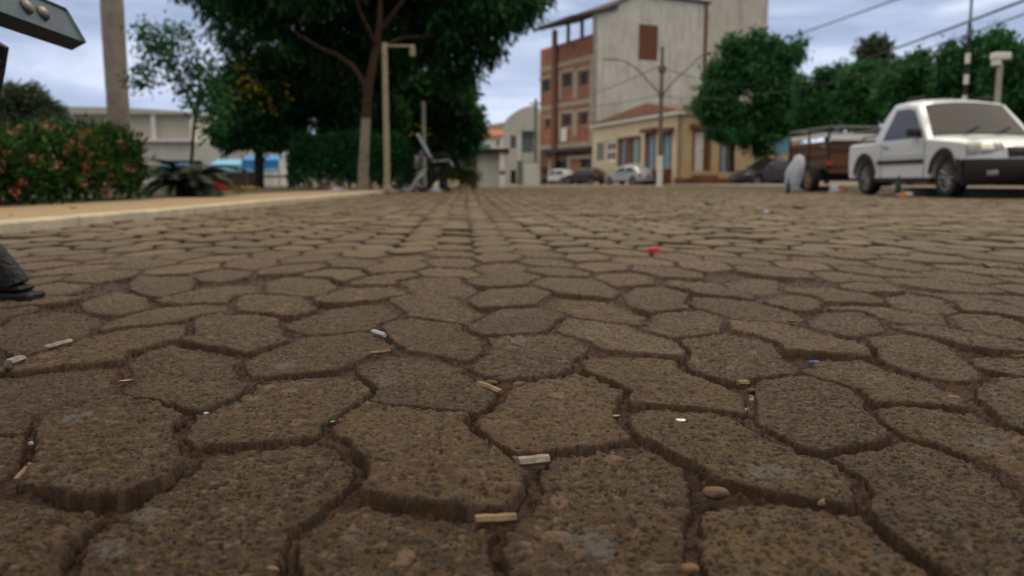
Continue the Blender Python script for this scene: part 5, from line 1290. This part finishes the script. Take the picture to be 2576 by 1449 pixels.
# cables
def cable(label,pts,r,sag=.3,n=24,m='dark',g=None):
    A,B=pts; P=[A.lerp(B,i/n)-Vector((0,0,4*sag*(i/n)*(1-i/n))) for i in range(n+1)]; c=P[0].copy()
    o=MB().tube([p-c for p in P],r,6).build('cable',m,None,True); o.location=c; return tag(o,label,'cable',g)
cable('thick black cable climbing to the top right corner past the striped pole',(pt(2020,200,48.),pt(2760,-70,16.)),.030,.1)
cable('thinner cable just under the thick one at the top right',(pt(2030,215,49.),pt(2780,-40,16.5)),.018,.15)
cable('faint single cable crossing the sky above the tower side trees',(pt(1930,112,60.),pt(2500,-95,40.)),.040,.1)
cable('overhead wire crossing the grey gable wall, left of the curved arm pole',(pt(1347,256,70.),pt(1655,168,39.)),.018,.5)
cable('lower overhead wire running from the curved arm pole to the gable house pole',(pt(1349,262,70.),pt(1656,240,39.)),.016,.4)
cable('overhead wire from the curved arm pole into the round tree crown',(pt(1661,168,39.),pt(1960,205,44.)),.016,.4)
cable('overhead wire at lamp arm level, right of the curved arm pole',(pt(1661,242,39.),pt(2420,120,21.)),.014,.5)
# ---------------------------------------------------------------- iron benches
def bench(label,loc,rz,first=None,slatm='slat'):
    if first:
        c=copy_tree(first); c.location=loc; c.rotation_euler=(0,0,rz); c['label']=label; 
        return c
    t=thing('park_bench',label,'bench',loc,rz,'cast iron benches with painted slats')
    Ls=1.55       # length along -y; far end at y=0
    def slat(p0,p1,wd_,th,name='slat',m=slatm,ext=.13):   # cross-section from p0 to p1 in (x,z)
        a=Vector((p0[0],0,p0[1])); c_=Vector((p1[0],0,p1[1])); d=(c_-a).normalized(); n_=Vector((d.z,0,-d.x))
        T=Matrix((( d.x,0,n_.x,a.x),(0,1,0,0),(d.z,0,n_.z,a.z),(0,0,0,1)))
        L_=(c_-a).length; b=MB(); b.bevbox(0,L_,-Ls-ext,ext,0,th,.006,T); return b.build(name,m,t)
    s1=slat((-.045,.672),(-.002,.590),0,-.028,'seat_slat')
    T=None
    for yy in (-.03,-.10,-Ls+.03,-Ls+.1):
        MB().lathe([(.017,-.002),(.017,.002),(.013,.008),(.004,.011)],12,Matrix.Translation((.0045,yy,.645))@Matrix.Rotation(math.radians(62),4,'Y')).build('bolt','bolt',s1,True)
    for i,x in enumerate((-.145,-.245,-.345,-.445)): slat((x,.738-.012*i),(x+.085,.736-.012*i),0,.026,'seat_slat','slatb' if i==0 else 'slatw',.05)
    for i in range(6): 
        x=-.50-.042*i*1.15; z_=.80+.088*i; slat((x,z_),(x-.028,z_+.072),0,-.026,'back_slat','slatw')
    for y in (0-.065,-Ls+.065):
        b=MB(); f=.9
        def tb(P_,r):
            o_=[];n_=len(P_)
            for i in range(n_-1):
                a0,a1,a2,a3=[Vector((*P_[min(max(i+d_,0),n_-1)],r[min(max(i+d_,0),n_-1)])) for d_ in (-1,0,1,2)]
                for s_ in (0,.25,.5,.75): o_.append(.5*(2*a1+(a2-a0)*s_+(2*a0-5*a1+4*a2-a3)*s_*s_+(3*a1-a0-3*a2+a3)*s_**3))
            o_.append(Vector((*P_[-1],r[-1]))); b.tube([(v_.x-.030,y,v_.y) for v_ in o_],[v_.z*.86 for v_ in o_],9,1.0)
        tb([(-.05,.575),(-.075,.53),(-.095,.46),(-.135,.38),(-.185,.28),(-.175,.19),(-.11,.115),(-.075,.06),(-.06,.03)],[.028,.042,.040,.034,.028,.032,.036,.042,.045])
        tb([(-.09,.60),(-.15,.64),(-.30,.655),(-.45,.66),(-.52,.74),(-.60,.9),(-.70,1.12),(-.76,1.30)],[.028,.028,.028,.028,.026,.024,.022,.014])
        tb([(-.46,.65),(-.44,.52),(-.38,.40),(-.40,.27),(-.50,.16),(-.60,.08),(-.66,.03)],[.03,.035,.032,.028,.028,.03,.034])
        tb([(-.13,.37),(-.22,.42),(-.32,.41),(-.39,.38)],[.018,.02,.02,.018]); tb([(-.10,.52),(-.17,.56),(-.26,.53),(-.24,.46),(-.18,.47)],[.018,.018,.018,.014,.010])
        tb([(-.04,.66),(-.03,.78),(-.10,.86),(-.25,.88),(-.40,.86),(-.55,.86)],[.022,.022,.024,.022,.020,.018])
        tb([(-.30,.655),(-.28,.76),(-.20,.80),(-.16,.74),(-.21,.70)],[.014,.014,.012,.010,.008])
        leg=b.build('end_frame','iron',t,True)
        b=MB(); T=Matrix.Translation((-.030,y,0))
        b.bevbox(-.16,-.005,-.040,.040,-.004,.018,.006,T); b.bevbox(-.14,-.025,-.034,.034,.019,.034,.006,T); b.build('foot','iron',leg); b=MB(); b.bevbox(-.74,-.58,-.040,.040,-.004,.018,.006,T); b.build('foot','iron',leg)
    return t
E0=Vector((-1.062,2.02-.065+.0,0))
B1=bench('near bench at the left edge, blue-grey slat end and black iron foot in view',(E0.x,E0.y,.0),TH)
k=1.0
# ... more benches of the same make further down the street
for lab,px,Y,rz,sc in (('bench seen end-on past the clipped hedge, pale slatted back leaning left',1140,23.,TH,1.12),
    ('second bench seen end-on, smaller, just left of the dark-roofed shelter',1198,30.5,TH,1.0)):
    c=bench(lab,(xx(px,Y),Y,0),rz,B1); c.scale=(sc,sc,sc)
B3=bench('x',(xx(1005,24.5),24.2,.0),TH+math.pi,B1); B3.scale=(.9,.9,.9); 
B3['label']='bench facing away, low pale slats beside the foot of the beige lamp post'
for o in [o for o in COL.objects if o.parent is not None and o.parent.name.startswith('park_bench') and o.parent is not B1 and o.name.startswith('seat_slat')]:
    o.data=o.data.copy(); o.data.materials[0]=M['slatw']
# ---------------------------------------------------------------- litter and small stones
def small(name,label,cat,p,mb,m,rz=0,g=None,smooth=True,tilt=(0,0)):
    o=mb.build(name,m,None,smooth,sharp=.6); o.location=p; o.rotation_euler=(tilt[0],tilt[1],rz); return tag(o,label,cat,g)
def ell(rx,ry,rz_,seed,n=16,am=.10):
    b=MB(); rg=random.Random(seed); ph=[rg.uniform(0,6) for _ in range(4)]
    for i in range(n//2+1):
        a=-math.pi/2+math.pi*i/(n//2)
        for j in range(n):
            t_=2*math.pi*j/n; r=1+am*math.sin(2*t_+ph[0]+a)+am*.6*math.sin(3*t_+ph[1]-2*a); b.v.append((rx*math.cos(t_)*math.cos(a)*r,ry*math.sin(t_)*math.cos(a)*r,rz_*math.sin(a)*(1+am*.5*math.sin(t_+ph[2]))))
    for i in range(n//2):
        for j in range(n): b.f.append((i*n+j,i*n+(j+1)%n,(i+1)*n+(j+1)%n,(i+1)*n+j))
    return b
GP='pebbles lodged in the paving joints'
for fr__,x,y,rx,ry,m,lab in (('B',520,905,62,46,'pebble','large round brown pebble in front of the chipped paver, beside a small tan one'),
    ('B',410,930,36,34,'pebblet','small tan pebble touching the large round brown one'),
    ('B',1015,975,88,44,'pebblet','long flat tan stone lodged under the chipped paver front edge'),
    ('B',1155,205,44,26,'pebble','round brown pebble beside the orange splinter'),
    ('B',1325,215,44,22,'pebble','greyish half-buried pebble right of the orange splinter'),
    ('B',942,258,26,14,'pebblet','tiny tan pebble on the middle of a paver left of the orange splinter'),
    ('B',1310,762,24,18,'pebblet','tiny tan pebble under the bleached wood chip'),
    ('A',1200,618,38,26,'black','small black pebble in the joint left of centre'),
    ('A',590,940,100,70,'pebble','big reddish stone sunk in the dark joint near the left edge'),
    ('C',590,905,95,52,'pebble','long brown stone below the grey-patched paver, left one of two'),
    ('C',1300,975,62,38,'pebblet','smooth tan stone below the grey-patched paver, right one of two'),
    ('B',2430,1395,64,52,'pebblet','orange-tan pebble at the bottom edge right of centre'),
    ('A',1750,1405,50,34,'pebblet','tan pebble at the bottom edge left of centre'),
    ('C',2100,300,70,20,'pebblet','thin curved tan pebble at the far corner of a right-hand paver'),
    ('E',435,650,32,14,'pebblet','small flat pebble beside the white filter stub'),
    ('D',1555,375,50,14,'pebblet','smooth pebble in the wide joint up left'),
    ('C',820,255,32,24,'pebble','dark brown pebble in the joint between two right-hand pavers')):
    sc=.3906 if fr__ in 'ABC' else .3418
    big=rx*sc*.27/ (fr(fr__,x,y)[1]-HZ)
    z_=-.003 if m!='black' else -.012
    p=fg(fr__,x,y+ry*.5,z_); kk=(fg(fr__,x+rx,y,z_).x-fg(fr__,x,y,z_).x)
    kk*=.85; small('pebble',lab,'pebble',(p.x,p.y,z_+kk*.12),ell(kk,kk*.75,kk*min(1.,ry/rx*.95),int(x)),m,random.Random(x).uniform(-.3,.3),GP)
def stick(label,f,a,c,r,m,name='wood_splinter',cat='wood splinter',z=.003,flat=1.5,g='wood splinters on the pavers'):
    A=fg(f,*a,z);B=fg(f,*c,z); d=B-A; L_=d.length; rg=random.Random(int(a[0]))
    b=MB(); b.tube([Vector((L_*i/4,rg.gauss(0,r*.12),0)) for i in range(5)],[r*.95,r,r*.96,r,r*.93],6,flat); 
    return small(name,label,cat,A,b,m,math.atan2(d.y,d.x),g,True)
stick('thick bleached wood chip with a dark end, lying in the central joint','B',(1318,722),(1522,700),.0048,'woodw',z=.004)
A_=fg('B',1318,722,.004); tip=MB(); tip.tube([(-.004,0,0),(.0005,0,0)],.0058,6,1.5); tip.build('charred_end','rustd',[o for o in COL.objects if o.get('label','').startswith('thick bleached')][0])
stick('long yellow wood splinter below the chipped paver','B',(1050,1092),(1312,1078),.0035,'wood',z=.007)
stick('short orange wood splinter beside the round brown pebble','B',(1075,212),(1215,270),.0034,'wood',z=.0)
stick('long thin pale stick across two pavers at the left','D',(330,720),(520,668),.004,'woodw',z=.004)
stick('short broad pale stick end at the far left','D',(62,832),(158,795),.0055,'woodw',z=.004)
stick('thin straw in the dark joint at the left edge','A',(98,835),(192,732),.0016,'wood',z=-.004)
stick('white filter stub lying across a joint left of centre','E',(262,598),(348,627),.0042,'bag','filter_stub','cigarette end',.006,1.0,None)
stick('small pale splinter in the red joint right of centre','C',(820,300),(826,330),.002,'woodw',z=-.006)
stick('tiny pale splinter just below another in the red joint','C',(775,395),(800,375),.002,'woodw',z=-.006)
stick('thin yellow stem along a paver edge left of centre','E',(240,758),(390,742),.0022,'wood',z=.004)
stick('flat pale splinter bridging two right-hand pavers','C',(735,212),(800,210),.004,'wood',z=.003)
def leaf(label,f,x,y,w,m,rz,cat='leaf',z=.004,name='fallen_leaf',h=.35,g=None):
    p=fg(f,x,y,z) if f else gp(x,y,z); sc={'A':.3906,'B':.3906,'C':.3906}.get(f,.3418 if f else 1.)
    ww=w*sc/FP*p.y; b=MB(); n=8
    for i in range(n+1):
        s_=i/n; a=ww*(s_-.5); hw_=ww*.24*math.sin(math.pi*min(.98,max(.02,s_)))**.8; lift_=ww*h*(s_-.5)**2*1.6
        b.v+= [(a,-hw_,lift_+hw_*.5),(a,0,lift_),(a,hw_,lift_+hw_*.5),(a,-hw_,lift_+hw_*.5-.0008),(a,0,lift_-.0008),(a,hw_,lift_+hw_*.5-.0008)]
    for i in range(n):
        o=i*6
        b.f+=[(o,o+6,o+7,o+1),(o+1,o+7,o+8,o+2),(o+4,o+10,o+9,o+3),(o+5,o+11,o+10,o+4)]
    return small(name,label,cat,p,b,m,rz,g or 'fallen leaves on the paving')
leaf('curled orange leaf in the joint beside a smooth paver, left','A',812,205,90,'dleaf',.5,z=-.002)
leaf('dry leaf in the dark joint at the far left edge','A',95,905,120,'dleaf',.9,z=-.01)
leaf('pinkish curled leaf beside a hollow joint, right of centre','F',865,530,90,'pebblet',-.7)
leaf('bright green leaf lying on the pavers at the right','F',2310,130,120,'gleaf',.1,h=.8)
leaf('flat green leaf far off on the road, right of centre','',1785,517,42,'gleaf',.0,h=.7)
leaf('small yellowish leaf far off near the flat green leaf','',1868,524,22,'dleaf',.3)
leaf('brown leaf strip far off on the road, right of the green one','',2010,525,46,'dleaf',.0)
leaf('tan leaf far off in the middle of the road','',1384,520,24,'dleaf',.2)
leaf('dark brown leaf far off right of the tan one','',1535,517,16,'pebble',.2)
leaf('small red leaf on the sandy pavement','',28,542,14,'red',.2,z=.062)
leaf('brown leaf on the sandy pavement near the hedge','',185,524,24,'dleaf',.1,z=.062)
leaf('dry brown leaf in the joint beside the big pale paver','B',1950,430,70,'dleaf',.4,z=-.006)
leaf('green leaf scrap lodged at a paver corner, left of centre','A',2142,465,50,'gleaf',1.2,z=-.003)
lump('red_fruit','shiny red fruit lying on the road right of centre','fruit',1648,635,32,17,'red',None,None,4)
lump('plastic_scrap','flat dark blue plastic scrap in the hollow joint at the right','plastic scrap',*fr('F',1030,815),36,7,'navy',None,None,6)
lump('paper_scrap','small white paper scrap on the road at the right','paper scrap',1926,536,16,8,'bag','white scraps on the road',None,7)
lump('paper_scrap','round white crumpled scrap near the dark car','paper scrap',1940,477,12,10,'bag','white scraps on the road',None,8)
lump('paper_scrap','white chip in the joint below a smooth paver, left','paper scrap',*fr('A',1328,400),16,9,'bag','white scraps on the road',None,9)
lump('paper_scrap','small white crumb in the joint at the left edge','paper scrap',*fr('A',200,585),14,8,'bag','white scraps on the road',None,10)
lump('bird_dropping','white bird dropping on the big pale paver','bird dropping',*fr('C',365,432),26,4,'white',None,None,12)
lump('grass_tuft','small green tuft at the foot of the kerb, left','grass tuft',130,584,26,6,'gleaf',None,None,13)
lump('plastic_scrap','purple plastic scrap far off on the road, left of centre','plastic scrap',988,540,18,6,'navy',None,None,14)
lump('plastic_bag','white plastic bag heap at the foot of the clipped hedge','plastic bag',850,486,44,14,'bag','white plastic bags',None,15)
lump('plastic_bag','grey-blue plastic bag under the end-on bench','plastic bag',1097,483,24,13,'slatw','white plastic bags',None,16)
Ys=22.0; b_=Vector((xx(1012,Ys),Ys,0)); top_=[(963,474),(975,462),(990,464),(1004,455),(1018,462),(1032,463),(1044,444),(1056,428),(1066,421)]; mb=MB(); rgs=random.Random(6); K_=6
for j in range(K_+1):
    for i,(x_,y_) in enumerate(top_): q_=pt(x_,y_,Ys); mb.v.append((q_.x-b_.x+rgs.gauss(0,.012),.10*j+rgs.gauss(0,.01),max(.02,q_.z-.03*abs(j-3)+rgs.gauss(0,.015))))
n_=len(top_); mb.v+=[(x,y,max(0.,z-(.10 if k%n_>5 else z))) for k,(x,y,z) in enumerate(list(mb.v))]; o_=n_*(K_+1)
for j in range(K_):
    for i in range(n_-1): a_=j*n_+i; mb.f+=[(a_,a_+1,a_+n_+1,a_+n_),(o_+a_,o_+a_+n_,o_+a_+n_+1,o_+a_+1)]
    for i in (0,n_-1): a_=j*n_+i; mb.f.append((a_,a_+n_,o_+a_+n_,o_+a_) if i else (a_,o_+a_,o_+a_+n_,a_+n_))
for j in (0,K_):
    for i in range(n_-1): a_=j*n_+i; mb.f.append((a_,o_+a_,o_+a_+1,a_+1) if j==0 else (a_,a_+1,o_+a_+1,o_+a_))
o=mb.build('plastic_sheet','white',None,True,sharp=1.2); o.location=b_; tag(o,'crumpled white plastic sheet sliding from the bench to the ground beside the beige lamp post','plastic sheet')
# beside the pickup
def bottle(label,px,Y,h,m,lying=False,name='bottle',rz=0):
    p=Vector((xx(px,Y),Y,0)); t=thing(name,label,'bottle',p,rz,'bottles left by the pickup')
    T=Matrix.Translation((0,0,h*.14))@Matrix.Rotation(math.pi/2,4,'Y') if lying else Matrix.Identity(4)
    MB().lathe([(h*.13,0),(h*.14,h*.05),(h*.14,h*.55),(h*.06,h*.74),(h*.045,h*.93)],16,T).build('body',m,t,True); MB().lathe([(h*.052,h*.93),(h*.055,h),(h*.02,h+.004)],12,T).build('cap','orange' if lying else 'dark',t)
bottle('tall dark bottle standing by the pickup sill',2260,14.6,.36,'gglass')
bottle('clear white bottle with orange cap lying beside the front wheel of the pickup',2296,13.9,.30,'bag',True,rz=math.pi+.1)
bottle('dark green bottle standing left of the trailer wheels',2068-84,18.6,.34,'gglass')
lump('trash_heap','low heap of green and white litter under the trailer','litter',2007,485,30,12,'greenp',None,19.3,18)
lump('paper_scrap','pale crumpled carton between the trailer and the pickup','paper scrap',2100,483,26,20,'bag','white scraps on the road',18.6,19)
lump('plastic_scrap','small orange-red plastic scrap right of the trailer wheels','plastic scrap',2118,488,14,12,'orange',None,18.2,20)
lump('plastic_scrap','orange plastic piece beside the lying bottle','plastic scrap',2274,497,18,13,'orange',None,13.8,21)
# ---------------------------------------------------------------- put every thing's origin at its base
def leafs(o):
    for c in o.children: yield c; yield from leafs(c)
for o in [o for o in COL.objects if o.type=='EMPTY' and o.parent is None and o.location.length<1e-6]:
    V_=[v for c in leafs(o) for v in (c.data.vertices[0].co,)] ; lo=[9e9]*3;hi=[-9e9]*3
    for c in leafs(o):
        for q_ in c.bound_box:
            for i in range(3): lo[i]=min(lo[i],q_[i]);hi[i]=max(hi[i],q_[i])
    base=Vector(((lo[0]+hi[0])/2,lo[1],0))
    for c in leafs(o): c.data.transform(Matrix.Translation(-base))
    o.location=base
# ---------------------------------------------------------------- sky, sun, camera
w=bpy.data.worlds.new('World'); SC.world=w; w.use_nodes=True; nt=w.node_tree; nt.nodes.clear(); L=nt.links
out=nt.nodes.new('ShaderNodeOutputWorld')
SUN_EL,SUN_AZ=math.radians(62),math.radians(38)
sky=nd(nt,'ShaderNodeTexSky'); sky.sky_type='NISHITA'; sky.sun_disc=False; sky.sun_elevation=SUN_EL; sky.sun_rotation=SUN_AZ
bg1=nd(nt,'ShaderNodeBackground',Strength=.07); L.new(sky.outputs[0],bg1.inputs[0])
tc=nd(nt,'ShaderNodeTexCoord'); mp=nd(nt,'ShaderNodeMapping'); mp.inputs['Scale'].default_value=(1.,1.,5.); mp.inputs['Rotation'].default_value=(0,.05,0); L.new(tc.outputs['Generated'],mp.inputs[0])
n1=nd(nt,'ShaderNodeTexNoise',Scale=3.6,Detail=8.,Roughness=.56,Distortion=.4); L.new(mp.outputs[0],n1.inputs['Vector'])
cl=ramp(nt,n1.outputs[0],[(.38,(.27,.34,.49)),(.50,(.41,.48,.65)),(.61,(.66,.72,.86))])
sx=nd(nt,'ShaderNodeSeparateXYZ'); L.new(tc.outputs['Generated'],sx.inputs[0])
g=nd(nt,'ShaderNodeMapRange'); L.new(sx.outputs[2],g.inputs[0]); g.inputs[1].default_value=0.;g.inputs[2].default_value=.22;g.inputs[3].default_value=1.;g.inputs[4].default_value=0.
cl=mixc(nt,ramp(nt,g.outputs[0],[(0.,0.),(1.,.6)]),cl,(.60,.68,.93))
up=mixc(nt,ramp(nt,sx.outputs[2],[(.22,0.),(.7,1.)]),cl,(1.56,1.36,1.06))
bk=nd(nt,'ShaderNodeMapRange'); L.new(sx.outputs[1],bk.inputs[0]); bk.inputs[1].default_value=-.6; bk.inputs[2].default_value=.3; bk.inputs[3].default_value=.75; bk.inputs[4].default_value=1.
bm_=nd(nt,'ShaderNodeMix'); bm_.data_type='RGBA'; bm_.blend_type='MULTIPLY'; bm_.inputs[0].default_value=1.; L.new(up,bm_.inputs[6]); L.new(bk.outputs[0],bm_.inputs[7]); up=bm_.outputs[2]
bg2=nd(nt,'ShaderNodeBackground',Strength=1.25); L.new(up,bg2.inputs[0])
mx=nd(nt,'ShaderNodeMixShader',Fac=.9); L.new(bg1.outputs[0],mx.inputs[1]); L.new(bg2.outputs[0],mx.inputs[2]); L.new(mx.outputs[0],out.inputs[0])
sl=bpy.data.lights.new('sun','SUN'); sl.energy=.9; sl.angle=math.radians(22); sl.color=(1,.90,.76)
so=bpy.data.objects.new('sun',sl); COL.objects.link(so)
d=Vector((math.sin(SUN_AZ)*math.cos(SUN_EL),math.cos(SUN_AZ)*math.cos(SUN_EL),math.sin(SUN_EL)))
so.rotation_euler=d.to_track_quat('Z','Y').to_euler(); so.location=(0,-5,30)
cam=bpy.data.cameras.new('camera'); co=bpy.data.objects.new('camera',cam); COL.objects.link(co); SC.camera=co
co.location=(0,0,CAMH); co.rotation_euler=(math.pi/2-PITCH,0,0)
cam.sensor_width=22.3; cam.lens=22.3*FP/2576; cam.clip_start=.02; cam.clip_end=6000
cam.dof.use_dof=True; cam.dof.focus_distance=.98; cam.dof.aperture_fstop=3.3
SC.view_settings.view_transform='Standard'; SC.view_settings.look='None'; SC.view_settings.exposure=0; SC.view_settings.gamma=1
SC.cycles.use_denoising=True; SC.cycles.max_bounces=6; SC.cycles.diffuse_bounces=3; SC.cycles.transparent_max_bounces=6
SC.cycles.caustics_reflective=False; SC.cycles.caustics_refractive=False
